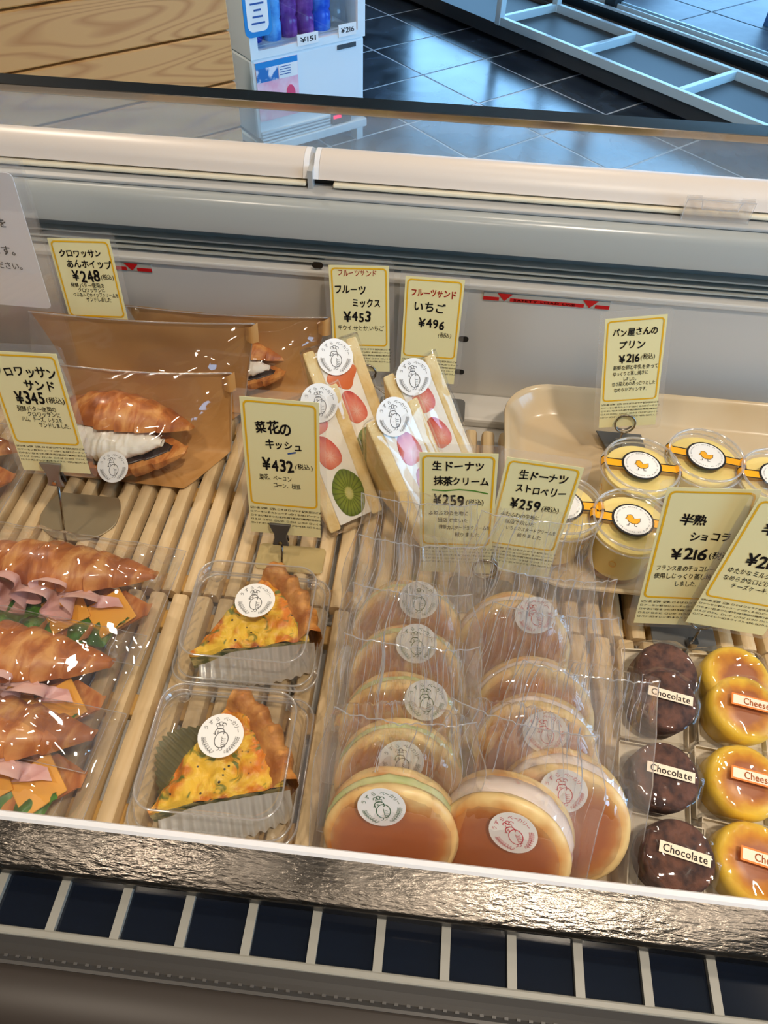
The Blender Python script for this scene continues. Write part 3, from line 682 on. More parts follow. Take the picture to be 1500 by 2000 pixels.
# round bakery sticker: quail with a cook's hat, wheat, lettering on an arc (unit radius)
def logo_mesh():
    mb = MB(); wd = .034
    stroke(mb, arc(.05, -.20, .29, .36, 62, 425, 26, -12), wd)                       # body
    stroke(mb, arc(-.06, .14, .20, .18, -35, 215, 14), wd)                         # head
    stroke(mb, arc(-.13, .16, .035, .035, 0, 360, 8), .022)
    stroke(mb, [(-.24, .12), (-.33, .07), (-.23, .03)], .03)                       # beak
    stroke(mb, [(-.17, .29), (-.18, .42), (.09, .44), (.08, .30), (-.17, .29)], .03)
    for cx, cy in ((-.17, .47), (-.04, .53), (.10, .48)): stroke(mb, arc(cx, cy, .095, .08, -20, 220, 8), .028)
    for k in range(5): stroke(mb, arc(.18, -.10 - k * .09, .12, .07, 150, 300, 5), .022)
    stroke(mb, [(.0, -.55), (-.03, -.66), (-.12, -.67)], .026); stroke(mb, [(.13, -.54), (.12, -.66), (.03, -.68)], .026)
    for s in (-1, 1):
        stem = [(s * (.74 - .42 * (k / 8) ** 2), -.08 - .70 * (k / 8)) for k in range(9)]
        stroke(mb, stem, .016)
        for k in range(1, 9):
            x, y = stem[k]
            for d in (-1, 1):
                a = 118 if s > 0 else 62
                stroke(mb, arc(x + d * .06, y + .045, .024, .062, 0, 360, 8, a - 90 + d * 28 * s), .013)
    for text, a0, a1 in (('うずら', 152, 106), ('ベーカリー', 78, 16)):
        for i, ch in enumerate(text):
            a = math.radians(a0 + (a1 - a0) * i / (len(text) - 1)); vs, fs, adv = glyph(ch, .012); s = .22; r = .76
            rot = a - RIGHT; ca, sa = math.cos(rot), math.sin(rot)
            mb.add([(r * math.cos(a) + ((u - .5) * ca - (v_ - .36) * sa) * s, r * math.sin(a) + ((u - .5) * sa + (v_ - .36) * ca) * s, 0) for u, v_ in vs], fs)
    return mb
LOGO = {}
for k in ('logo_grey', 'logo_green', 'logo_red'):
    me = logo_mesh().mesh('logo'); me.materials.append(MATS[k]); LOGO[k] = me
disc_me = MB().lathe([(1, -.012), (1, 0)], 36).mesh('sticker'); disc_me.materials.append(MATS['sticker'])
def sticker(parent, P, n, up, r, col='logo_grey'):
    """round sticker part at world point P facing n, its top towards up"""
    n = n.normalized(); u = (up - n * up.dot(n)).normalized(); x = u.cross(n)
    M = frame(P, x, u, n) @ Matrix.Diagonal((r, r, r, 1))
    bpy.context.view_layer.update()
    s = link('sticker', disc_me, None, parent); s.matrix_local = parent.matrix_world.inverted() @ M
    link('logo', LOGO[col], None, s, T(0, 0, .012))
    return s

# ------------------------------------------------------------------ price cards
ROWS = [[('☑小麦', .02), ('☑卵', .17), ('☑乳', .29), ('□そば', .40), ('□ゼラチン', .55), ('☑大豆', .74), ('□ごま', .88)],
        [('□アーモンド', .02), ('□カシューナッツ', .26), ('□くるみ', .58), ('□ピーナッツ', .76)],
        [('□やまいも', .02), ('□まつたけ', .22), ('□牛肉', .43), ('□豚肉', .56), ('□鶏肉', .70), ('□あわび', .83)],
        [('□えび', .02), ('□かに', .18), ('□いか', .35), ('□さば', .52), ('□さけ', .68), ('□いくら', .84)],
        [('□バナナ', .02), ('□オレンジ', .19), ('□キウイフルーツ', .40), ('□もも', .71), ('□りんご', .84)]]
_pm = MB()
for i, row in enumerate(ROWS):
    for tx, u in row: write(_pm, tx, u, -.085 * i, .047, None, bold=.01)
ALLERGEN = _pm.mesh('allergen_print'); ALLERGEN.materials.append(MATS['ink'])
THETA = math.radians(13)
CARDS = {}
def card(key, label, TL, TR, BR, BL, yb, lines, vf=.745, theta=THETA, extra=None):
    n = V((0, -math.cos(theta), math.sin(theta)))
    mid = at_y((BL[0] + BR[0]) / 2, (BL[1] + BR[1]) / 2, yb)
    tl, tr, br, bl = (at_pl(*p, mid, n) for p in (TL, TR, BR, BL))
    x = ((tr - tl) + (br - bl)).normalized(); yv = n.cross(x).normalized()
    w_ = ((tr - tl).length + (br - bl).length) / 2; h_ = ((tl - bl).length + (tr - br).length) / 2
    ctr = (tl + tr + br + bl) / 4
    M = frame(ctr - x * w_ / 2 + yv * h_ / 2, x, yv, n)                   # origin top-left, y up, z out
    t = thing('price_card', label, 'price card', M)
    CARDS[key] = (M, w_, h_, n)
    def poly(m, dy): return rrect(w_ + 2 * m, h_ + 2 * m, .0025 + m * .3, 4, w_ / 2, -h_ / 2 + dy)
    part('laminate', MB().prism(poly(.0045, .001), -.0006, .0006), 'laminate', t)
    part('paper', MB().prism([(0, 0), (w_, 0), (w_, -h_), (0, -h_)], .0006, .0009), 'paper_cream', t)
    fb = vf * h_
    o_ = rrect(w_ * .93, fb - .02 * h_, w_ * .07, 5, w_ / 2, -.02 * h_ - (fb - .02 * h_) / 2)
    i_ = rrect(w_ * .93 - .05 * w_, fb - .02 * h_ - .05 * w_, w_ * .05, 5, w_ / 2, -.02 * h_ - (fb - .02 * h_) / 2)
    k = len(o_); mb = MB(); mb.add([(a, b, .0011) for a, b in o_] + [(a, b, .0011) for a, b in i_], [(q, (q + 1) % k, k + (q + 1) % k, k + q) for q in range(k)])
    part('border', mb, 'yellow_line', t)
    inks = {}
    for i, L in enumerate(lines):
        tx, u, v_, s, wd = L[:5]; ink = L[5] if len(L) > 5 else 'ink'
        mb = inks.setdefault(ink, MB())
        write(mb, tx, u * w_, -v_ * h_, s * w_ * (1.22 if tx[0] == '¥' else 1.08), wd * w_, hand=1.0, bold=.022 if s > .11 else .006, seed=i * 7 + int(TL[0]), z=.0012)
    for pts, wd, ink in (extra or []):
        stroke(inks.setdefault(ink, MB()), [(a * w_, -b * h_) for a, b in pts], wd * w_, .0012)
    for ink, mb in inks.items(): part('lettering', mb, ink, t)
    a = link('allergen_print', ALLERGEN, None, t, T(0, -(vf + .03) * h_, .0012) @ Matrix.Diagonal((w_, w_ * (h_ * .031 / (w_ * .085)) , 1, 1)))
    return t
Z1 = '(税込)'
card('345', 'cream croissant sandwich price card of 345 yen held in steel clip', (-28, 683), (110, 691), (179, 924), (41, 916), .345,
     [('クロワッサン', .06, .15, .15, .86), ('サンド', .42, .255, .16, .44), ('¥345', .24, .36, .21, .42), (Z1, .67, .365, .09, .26), ('発酵バター使用の', .22, .445, .085, .56),
      ('クロワッサンに', .34, .49, .08, .48), ('ハム、チーズ、レタスを', .24, .535, .08, .58), ('サンドしました.', .46, .58, .08, .44)])
card('248', 'cream red bean whip croissant price card of 248 yen behind kraft bag', (96, 464), (212.5, 467), (262, 668), (146, 664), .515,
     [('クロワッサン', .12, .135, .12, .70), ('あんホイップ', .2, .235, .13, .74), ('¥248', .24, .345, .2, .46), (Z1, .72, .35, .085, .21), ('発酵バター使用の', .18, .435, .075, .56),
      ('クロワッサンに', .28, .48, .07, .46), ('つぶあんとホイップクリームを', .18, .525, .07, .76), ('サンドしました', .38, .57, .075, .42)])
card('453', 'cream mixed fruit sandwich price card of 453 yen beside grey case wall', (645, 516.6), (760, 519.4), (761, 725), (650.4, 722), .535,
     [('フルーツサンド', .14, .065, .11, .66, 'ink_red'), ('フルーツ', .07, .215, .15, .54), ('ミックス', .36, .335, .15, .50), ('¥453', .2, .465, .2, .48), ('キウイ.せとか.いちご', .1, .57, .095, .8)])
card('496', 'cream strawberry sandwich price card of 496 yen with taped price', (791.6, 537), (908.4, 547), (886, 749), (781, 742), .535,
     [('フルーツサンド', .1, .14, .13, .78, 'ink_red'), ('いちご', .16, .27, .18, .56), ('¥496', .26, .42, .19, .48), (Z1, .63, .52, .085, .24)])
card('216', 'cream pudding price card of 216 yen in wire ring on tray', (1185.6, 621), (1306, 614), (1277.5, 827), (1166, 836), .475,
     [('パン屋さんの', .13, .125, .14, .74), ('プリン', .24, .235, .15, .44), ('¥216', .26, .355, .18, .36), (Z1, .63, .35, .1, .24), ('新鮮な卵と牛乳を使って', .18, .435, .085, .76),
      ('ゆっくりと蒸し焼きに', .18, .49, .08, .6), ('しました。', .36, .54, .075, .26), ('甘さ控えめのあっさりとした', .18, .585, .08, .74), ('なめらかプリンです.', .22, .64, .08, .56)])
card('432', 'cream rapeseed quiche price card of 432 yen in dark clip', (486.4, 772.8), (635, 789), (616.5, 1046.5), (474.5, 1035.5), .335,
     [('菜花の', .17, .195, .18, .46), ('キッシュ', .28, .31, .14, .50), ('¥432', .22, .455, .21, .43), (Z1, .67, .45, .09, .24), ('菜花、ベーコン', .18, .55, .085, .44), ('コーン、枝豆', .36, .605, .08, .38)], .765,
     extra=[([(.58, .365), (.69, .35)], .022, 'ink_blue')])
card('259a', 'cream matcha cream doughnut price card of 259 yen with green underline', (822, 883), (972, 884), (958.5, 1120), (818, 1113), .302,
     [('生ドーナツ', .16, .10, .145, .68), ('抹茶クリーム', .18, .215, .13, .72), ('¥259', .17, .365, .2, .42), (Z1, .61, .375, .09, .24), ('ふわふわの生地に', .12, .47, .08, .54),
      ('当店で炊いた', .24, .53, .075, .42), ('抹茶カスタード生クリームを', .26, .59, .07, .70), ('絞りました', .48, .65, .075, .34)],
     extra=[([(.16, .285), (.34, .29), (.52, .277), (.72, .285), (.9, .305)], .018, 'ink_green')])
card('259b', 'cream strawberry doughnut price card of 259 yen tilted in wire ring', (979, 890), (1126, 910.6), (1082, 1128), (946, 1108), .306,
     [('生ドーナツ', .2, .12, .145, .64), ('ストロベリー', .2, .235, .14, .68), ('¥259', .18, .36, .2, .42), (Z1, .62, .375, .09, .24), ('ふわふわの生地に', .1, .465, .08, .54),
      ('当店で炊いた', .18, .525, .075, .42), ('いちごカスタードクリームを', .22, .58, .07, .70), ('絞りました', .4, .635, .075, .34)])
card('choc', 'cream half-baked chocolate cake price card of 216 yen in ring', (1276.4, 953), (1448, 955), (1428, 1222), (1259.7, 1213), .293,
     [('半熟', .22, .205, .15, .30), ('ショコラ', .38, .32, .13, .46), ('¥216', .22, .445, .19, .42), (Z1, .66, .45, .1, .28), ('フランス産のチョコレートを', .1, .55, .085, .80), ('使用しじっくり蒸し焼きに', .1, .61, .085, .8), ('しました.', .36, .665, .085, .26)], .785)
card('cheese', 'cream half-baked cheesecake price card tilted in front of chocolate card', (1468, 968), (1632, 994), (1512, 1244), (1351, 1213), .287,
     [('半熟', .22, .2, .15, .30), ('チーズ', .4, .31, .14, .4), ('¥216', .24, .43, .19, .42), (Z1, .68, .44, .09, .24), ('ゆたかなミルクと', .12, .53, .085, .6), ('なめらかな口どけの', .12, .59, .085, .64), ('チーズケーキ.', .26, .645, .085, .46)], .76)

# ------------------------------------------------------------------ card stands
def clip_stand(label, key, base_poly, base_c, foot, clip_px, plate_m, clip_m):
    M, w_, h_, n = CARDS[key]
    P = at_pl(*clip_px, M.translation, n)                      # lower middle of the card
    t = thing('card_stand', label, 'card stand', T(base_c.x, base_c.y, 0))
    L = T(-base_c.x, -base_c.y, 0)
    part('base_plate', MB().prism(base_poly, .0, .0015), plate_m, t, bevel=.0004, seg=1)
    dn = V((0, -n.z, n.y)) * -1                              # down along the card
    dn = V((0, -math.sin(THETA), -math.cos(THETA)))
    q = P + dn * .016
    part('stem', MB().tube([L @ foot, L @ (foot * .4 + q * .6), L @ q], .0010, 8), 'wire', t, smooth=True)
    x = V((1, 0, 0)); MC = L @ frame(P + n * .0035, x, -dn, n)
    prof = [(-.0085, .004), (.0085, .004), (.0080, .0015), (.0050, -.006), (.0048, -.010), (.0066, -.017), (-.0066, -.017), (-.0048, -.010), (-.0050, -.006), (-.0080, .0015)]
    cl = part('clip', MB().prism(prof, -.0012, .0012, MC), clip_m, t, bevel=.0004, seg=1)
    part('clip_back', MB().prism([(a * .8, b) for a, b in prof], -.0075, -.0055, MC), 'black', cl)
    part('rivet', MB().prism([(.0016 * math.cos(a), .0016 * math.sin(a) - .0135) for a in (k * .6283 for k in range(10))], .001, .0022, MC), 'chrome', cl)
    return t
b = V((-.2836, .3524, 0))
egg = []
for k in range(36):
    a = 2 * math.pi * k / 36; egg.append((.0335 * math.cos(a) * (1 if math.sin(a) < 0 else .98), .027 * math.sin(a) if math.sin(a) < 0 else .023 * max(min(math.sin(a) * 1.6, 1), 0)))
clip_stand('steel card clip with egg-shaped metal base on wooden slats', '345', egg, at_z(157, 1008), at_z(128, 1058, .0015), (104, 908), 'plate_steel', 'clip_steel')
sb = at_z(568, 1092)
clip_stand('dark card clip with brassy rectangular base behind quiche box', '432', rrect(.055, .026, .004), sb, at_z(551, 1112, .0015), (549, 1026), 'brass_plate', 'clip_grey')
def ring_stand(label, ring_px, key, foot, base_poly, base_z=0.0, plate='grey_plate', r=.0085, post=True):
    M, w_, h_, n = CARDS[key]
    P = at_pl(*ring_px, M.translation + n * .003, n)
    t = thing('card_stand', label, 'card stand', T(foot.x, foot.y, base_z)); L = T(-foot.x, -foot.y, -base_z)
    part('base_plate', MB().prism(base_poly, 0, .0014), plate, t, bevel=.0004, seg=1)
    x = V((1, 0, 0)); yv = n.cross(x).normalized()
    mb = MB()
    for dz in (-.0048, .0):
        mb.tube([L @ (P + n * dz + x * (r * math.cos(a)) + yv * (r * math.sin(a))) for a in (2 * math.pi * k / 28 for k in range(28))], .0009, 8, True)
    part('ring', mb, 'wire', t, smooth=True)
    a_ = V((foot.x, foot.y, base_z + .0014)); b_ = P - yv * r
    part('stem', MB().tube([L @ a_, L @ b_], .0009, 8), 'wire', t, smooth=True)
    if post: part('post_collar', MB().prism([(x_ , y_) for x_, y_ in rrect(.007, .006, .001, 2)], .0014, .008), 'wire', t)
    return t
rp = rrect(.05, .034, .005)
ring_stand('wire ring card stand with dark grey base on pudding tray', (1221, 828), '216', at_z(1205, 872, .0115), [(-.018, .018), (.024, .018), (.026, -.004), (.018, -.017), (.002, -.018), (-.010, -.006)], .0115)
ring_stand('wire ring card stand with grey base behind chocolate cakes', (1375, 1212), 'choc', at_z(1347, 1262, .0), [(a - .004, b_ + .012) for a, b_ in rrect(.048, .03, .004)])
ring_stand('wire ring card stand between the doughnut rows', (947, 1112), '259a', at_z(938, 1165), rp)
ring_stand('wire ring card stand with leaning stem behind fruit sandwiches', (718, 728), '453', at_z(790, 800), rp, -.0, r=.0078)
ring_stand('wire ring card stand hidden behind strawberry sandwiches', (835, 738), '496', at_z(858, 800), rp)
ring_stand('wire ring card stand hidden among kraft bags', (205, 655), '248', V((at_z(240, 790).x, .522, 0)), rrect(.05, .02, .004))

# ------------------------------------------------------------------ acrylic sign (left) and tag holder (right)
SN = V((0, -math.cos(math.radians(8)), math.sin(math.radians(8)))); S0 = V((0, .492, 0))
SV = V((0, -SN.z * -1, -SN.y)).normalized(); SX = V((1, 0, 0))
tr = at_pl(40, 312, S0, SN); AW, AH = .20, (tr - S0).dot(SV)
sg = thing('acrylic_sign', 'clear acrylic stand holding white printed notice beside kraft bags', 'sign', frame(V((tr.x, .492, 0)), SX, SV, SN))
part('acrylic_sheet', MB().box(-AW, 0, .001, AH, .0012, .0028), 'acrylic', sg, bevel=.0006, seg=1)
part('acrylic_sheet', MB().box(-AW, 0, .001, AH, -.0028, -.0012), 'acrylic', sg, bevel=.0006, seg=1)
def sl_(px, py): q = at_pl(px, py, S0, SN); return (q.x - tr.x, (q - S0).dot(SV))
p0 = sl_(19, 338); p1 = sl_(104, 603)
part('notice_paper', MB().prism(rrect(.18, p0[1] - p1[1], .004, 4, (p0[0] + p1[0]) / 2 - .09, (p0[1] + p1[1]) / 2), -.0004, .0004), 'paper_white', sg)
mb = MB()
def on_sign(tx, px, py, size, n_):
    q = sl_(px, py); write(mb, tx, q[0] - size * n_, q[1], size, bold=.012, z=.0008)
on_sign('を', 14, 436, .0082, 1); on_sign('ています。', 42, 491, .0088, 5); on_sign('ください。', 53, 521, .0066, 5)
part('lettering', mb, 'ink', sg)
HY = .5955
h0 = at_y(1322, 425, HY); h1 = at_y(1466, 425, HY)
th = thing('tag_holder', 'clear plastic tag holder clipped on cream lid bar', 'tag holder', T((h0.x + h1.x) / 2, HY, .18)); hw = (h1.x - h0.x) / 2 * .93
part('front_plate', MB().box(-hw, hw, -.0045, -.003, -.012, .013), 'tag_plastic', th, bevel=.0006, seg=1)
part('back_plate', MB().prism([(-hw, -.004), (hw, -.004), (hw, .016), (hw * .62, .016), (hw * .56, .007), (-hw * .5, .007), (-hw * .56, .016), (-hw, .016)], -.0, .0012, Rx(RIGHT)), 'tag_plastic', th)
part('curved_base', MB().extrude([(-.0045, -.004), (-.006, -.009), (-.004, -.0135), (.0, -.0145), (.0, -.0135), (-.003, -.0125), (-.0048, -.009), (-.003, -.004)], -hw * .9, hw * .78), 'tag_plastic', th, smooth=True, angle=40)
part('top_lip', MB().box(-hw, hw, -.0045, .0, .013, .0145), 'tag_plastic', th)
for P in ([(-hw, .0145), (hw, .0145), (hw, -.012), (-hw, -.012)], [(-hw * .56, .0145), (-hw * .5, .007), (hw * .56, .007), (hw * .62, .0145)]):
    part('moulded_edge', MB().tube([(x, -.0048, z) for x, z in P], .0006, 6, len(P) == 4 and P[0][0] == -hw), 'film_edge', th)
mb = MB(); q, sl = SAFE
write(mb, 'SAFETY LOAD LINE', q.x - .03, q.z + .0002, .0030, .056, bold=.01)
part('lettering', mb, 'ink', sl, M=T(0, .5686, 0) @ Rx(RIGHT))
# small price tags inside the fridge
for (px, py, wd, hh, tx, lab) in ((600, 75, .085, .034, '¥151', 'yellow-edged price tag below the purple bottles in fridge'), (677, 57, .075, .038, '¥216', 'white price tag below the clear bottle in fridge')):
    q = at_pl(px, py, FF - GN * .003, GN); s_ = (q - FF).dot(GU)
    t = thing('price_tag', lab, 'price tag', FRM @ T(s_, -.006, q.z - Z0))
    part('tag_card', MB().box(-wd / 2, wd / 2, -.002, 0, -hh / 2, hh / 2), 'paper_white', t)
    mb = MB(); write(mb, tx, -wd * .4, 0, .022, wd * .8, bold=.01); part('lettering', mb, 'ink', t, M=T(0, -.0025, 0) @ Rx(RIGHT))
# ------------------------------------------------------------------ wrapping films
def ridge(x, y, s): return 1 - 2 * abs(nz(x, y, s))
def pillow(W, v0, v1, t_of, seed, amp=.0015, gather=.0, bend=0, vb=.03, nu=26, nv=44, fu=11, slow=5):
    """two-sheet bag in local (u, v, w); t_of(u, v) = half thickness; film bends towards +w above vb"""
    mb = MB()
    for s in (1, -1):
        def fn(i, j):
            v_ = v0 + (v1 - v0) * j; k = sm(vb, v1, v_); e = 2 * i - 1
            u = e * W * (1 - gather * k)
            A = amp * (.35 + 1.7 * k) * (1 - abs(e) ** 6) * (1 - .75 * sm(.88, 1, j))
            r1 = max(0, ridge(i * fu + 1.2 * nz(v_ * 10, seed), v_ * slow, seed + s)) ** 4; r2 = max(0, ridge(i * fu * 1.7 + v_ * 22, v_ * slow * 1.6, seed + 3.3 * s)) ** 3
            f = A * (1.5 * r1 + .9 * r2 + .8 * nz(i * 5, v_ * 18, seed))
            th = t_of(u, v_) * (1 - abs(e) ** 8) * (1 - sm(v1 - .01, v1, v_) * .6) + .0006
            w_ = s * th + f
            d = max(0, v_ - vb); ang = bend * d
            vv = (vb + math.sin(ang) / bend) if (bend and d > 0) else v_
            ww = (1 - math.cos(ang)) / bend if (bend and d > 0) else 0
            if bend and d > 0: return (u + .004 * nz(v_ * 30, i * 3, seed), vv - w_ * math.sin(ang), ww + w_ * math.cos(ang))
            return (u, v_, w_)
        mb.grid(fn, nu, nv)
        if s == 1: mb.fn = fn
    k = nu + 1; V0 = mb.v[:k * (nv + 1)]
    rim_ = [V0[i] for i in range(k)] + [V0[j * k + nu] for j in range(1, nv + 1)] + [V0[nv * k + i] for i in range(nu - 1, -1, -1)] + [V0[j * k] for j in range(nv - 1, 0, -1)]
    mb.rim = MB().tube(rim_, .00035, 4, True)
    return mb
def pleat_glints(fn, seed, n, j0=.25, j1=1.0, rmin=.00015, rmax=.00042, flaps=0):  # thin tubes along creases; their white colour makes the bright streaks
    rn = random.Random(seed * 17 + 3); mb = MB()
    for q in range(n):
        i0 = rn.uniform(.06, .94); ja = rn.uniform(j0, j1 - .2); jb = min(j1, ja + rn.uniform(.18, .7)); di = rn.uniform(-.12, .12) * (jb - ja)
        r = rn.uniform(rmin, rmax) * (.4 + .6 * rn.random()); m = 9
        P = []; R = []
        for k in range(m):
            t = k / (m - 1); p = V(fn(min(.98, max(.02, i0 + di * t)), ja + (jb - ja) * t)); p.z += .0007; P.append(p); R.append(max(.00006, r * math.sin(math.pi * (t * .9 + .05))))
        mb.tube(P, R, 4)
    for q in range(flaps):
        i0 = rn.uniform(.15, .8); j = rn.uniform(.62, .9); a = V(fn(i0, j)); b = V(fn(i0 + .13, j + .05)); e = V(fn(i0 + .09, max(0, j - .14)))
        up = V((0, .0006, .0030)); mb.add([a + up, b + up * 1.5, e + up * .4, (a + b) / 2 + up * 1.8], [(0, 3, 2), (3, 1, 2)])
    return mb
def wrap(points, off, cuts, amp, seed, freq=60):
    bm = bmesh.new()
    for p in points: bm.verts.new(p)
    r = bmesh.ops.convex_hull(bm, input=bm.verts)
    bmesh.ops.delete(bm, geom=list({e for e in r['geom_interior'] + r['geom_unused'] if isinstance(e, bmesh.types.BMVert)}), context='VERTS')
    bmesh.ops.dissolve_limit(bm, angle_limit=.05, verts=bm.verts, edges=bm.edges)
    bmesh.ops.triangulate(bm, faces=[f for f in bm.faces if len(f.verts) > 4])
    bmesh.ops.subdivide_edges(bm, edges=bm.edges, cuts=cuts, use_grid_fill=True)
    bm.normal_update()
    for v_ in bm.verts:
        p = v_.co; v_.co = p + v_.normal * (off + amp * ridge(p.x * freq, p.y * freq + p.z * freq * .4, seed) + amp * .6 * nz(p.x * freq * 2.3, p.y * freq * 2.3, seed + p.z * freq))
    for f_ in bm.faces: f_.smooth = True
    me = bpy.data.meshes.new('wrapper'); bm.to_mesh(me); bm.free(); return me

# ------------------------------------------------------------------ filled doughnuts in film bags
RB = .0385
bun_prof = [(.002, .0000), (RB * .90, .0), (RB * .985, .0018), (RB, .0042), (RB * .985, .0058), (RB * .93, .0074), (RB * .80, .0086), (RB * .5, .0096), (.001, .0099)]
def wob(sd): return lambda a, i: 1 + .030 * nz(math.cos(a) * 1.6, math.sin(a) * 1.6, sd) + .006 * nz(math.cos(a) * 6, math.sin(a) * 6, sd + i * .1)
def doughnut(label, top_px, tau, col, stk_px, group, yaw=0, roll=0, seed=0, cream='matcha_cream', stick=True, gap=.0045, zt=None):
    tau = math.radians(tau); yw = math.radians(yaw)
    v_ = V((0, math.cos(tau), math.sin(tau))); n = V((0, -math.sin(tau), math.cos(tau))); x = V((1, 0, 0))
    R_ = Matrix.Rotation(yw, 3, v_); n = R_ @ n; x = R_ @ x
    P = at_z(*top_px, 2 * RB * math.sin(tau) + .006 if zt is None else zt)
    Cc = P - v_ * RB
    low = Cc - v_ * RB
    if low.z < .002: Cc.z += .002 - low.z
    yb_ = (Cc - v_ * .0395).y - (.0115 + gap / 2) * math.sin(tau) * .35
    if yb_ < .0985: Cc.y += .0985 - yb_
    M = frame(Cc, x, v_, n)
    t = thing('cream_doughnut', label, 'doughnut', M, group)
    sa = part('bun_half', MB().lathe(bun_prof, 44, wob=wob(seed)), 'bun', t, T(0, 0, gap / 2), smooth=True, angle=50)
    part('bun_half', MB().lathe(bun_prof, 44, wob=wob(seed + 5)), 'bun', t, T(0, 0, -gap / 2) @ Rx(math.pi), smooth=True, angle=50)
    def wc(a, i): return 1 + .03 * nz(math.cos(a) * 4, math.sin(a) * 4, seed + 9) + .015 * nz(math.cos(a) * 11, math.sin(a) * 11, seed)
    part('cream', MB().lathe([(RB * .5, -gap * .7), (RB * .965, -gap * .62), (RB * 1.0, 0), (RB * .965, gap * .62), (RB * .5, gap * .7)], 52, wob=wc), cream, t, smooth=True)
    def th(u, q):
        r = math.hypot(u, q) / (RB * 1.06)
        return ((.0108 + gap / 2) * (max(0, 1 - r ** 6)) + .0012) if r < 1 else .0012 + .010 * max(0, 1 - abs(u) / .05) * sm(.0, .05, q) * .8
    pb = pillow(.0475, -.0395, .112, th, seed + 1.7, amp=.0016, gather=.25, bend=10.0, vb=.034, nu=76, nv=26, fu=8)
    bg = part('bag', pb, 'film_bag', t, smooth=True); part('seam', pb.rim, 'film_edge', bg); part('pleat_glints', pleat_glints(pb.fn, seed, 30, .30), 'pleat_glint', bg)
    if stick:
        q = at_pl(*stk_px, Cc + n * (.0123 + gap / 2), n); sticker(t, q, n, v_ + x * roll, .0132, col)
    return t
GL, GR = 'matcha doughnut row', 'strawberry doughnut row'
doughnut('golden bagged doughnut with green quail sticker against the white rim', (775, 1525), 62, 'logo_green', (745, 1577), GL, 0, -.25, 1)
doughnut('bagged matcha cream doughnut with sticker, second from the white rim', (790, 1414), 52, 'logo_grey', (784, 1487), GL, 0, -.05, 2)
doughnut('bagged matcha doughnut with off-centre sticker, third from the white rim', (792, 1320), 50, 'logo_green', (832, 1368), GL, 0, -.05, 3)
doughnut('bagged matcha doughnut, fourth from the white rim', (805, 1226), 50, 'logo_green', (813, 1257), GL, 0, -.05, 4)
doughnut('bagged matcha doughnut nearest the card stand at row end', (805, 1140), 52, 'logo_green', (818, 1172), GL, 0, 0, 5)
doughnut('bagged strawberry cream doughnut with bright red quail sticker at white rim', (1004, 1534), 60, 'logo_red', (1002, 1627), GR, -14, -.55, 6, 'strawberry_cream', gap=.0115)
doughnut('bagged strawberry doughnut, red sticker, tucked beside chocolate cakes', (1112, 1478), 50, 'logo_red', (1101, 1545), GR, -8, -.2, 7, 'strawberry_cream', gap=.0085)
doughnut('bagged strawberry doughnut with faded red sticker mid row', (1058, 1362), 50, 'logo_red', (1065, 1430), GR, -6, -.35, 8, 'strawberry_cream', gap=.005)
doughnut('bagged strawberry doughnut without visible sticker mid row', (1050, 1290), 50, 'logo_red', (1045, 1202), GR, 0, 0, 9, 'strawberry_cream', stick=False, gap=.005)
doughnut('dark brown bagged strawberry doughnut beneath the ring card stand', (1015, 1165), 56, 'logo_red', (1045, 1202), GR, 0, -.45, 10, 'strawberry_cream')

# ------------------------------------------------------------------ chocolate and cheese cakes
RC = .0203
choc_me = MB().lathe([(RC * .92, 0), (RC * .98, .002), (RC, .012), (RC * 1.02, .022), (RC * .98, .0275), (RC * .88, .0300), (RC * .4, .0308), (.001, .0309)], 36, wob=lambda a, i: 1 + .012 * nz(math.cos(a) * 3, math.sin(a) * 3, i * .3)).mesh('cake', smooth=True, angle=60); choc_me.materials.append(MATS['choc_cake'])
chs_me = MB().lathe([(RC * .98, 0), (RC * 1.04, .002), (RC * 1.07, .010), (RC * 1.12, .020), (RC * 1.07, .0255), (RC * .92, .0285), (RC * .4, .0293), (.001, .0294)], 36, wob=lambda a, i: 1 + .01 * nz(math.cos(a) * 3, math.sin(a) * 3, 4 + i * .3)).mesh('cake', smooth=True, angle=60); chs_me.materials.append(MATS['cheese_cake'])
tray_me = MB().box(-.0225, .0225, -.0225, .0225, 0, .0012).box(-.0225, .0225, .0218, .0225, .0012, .007).box(-.0225, -.0218, -.0225, .0225, .0012, .007).box(.0218, .0225, -.0225, .0225, .0012, .007).mesh('paper_tray'); tray_me.materials.append(MATS['paper_tray'])
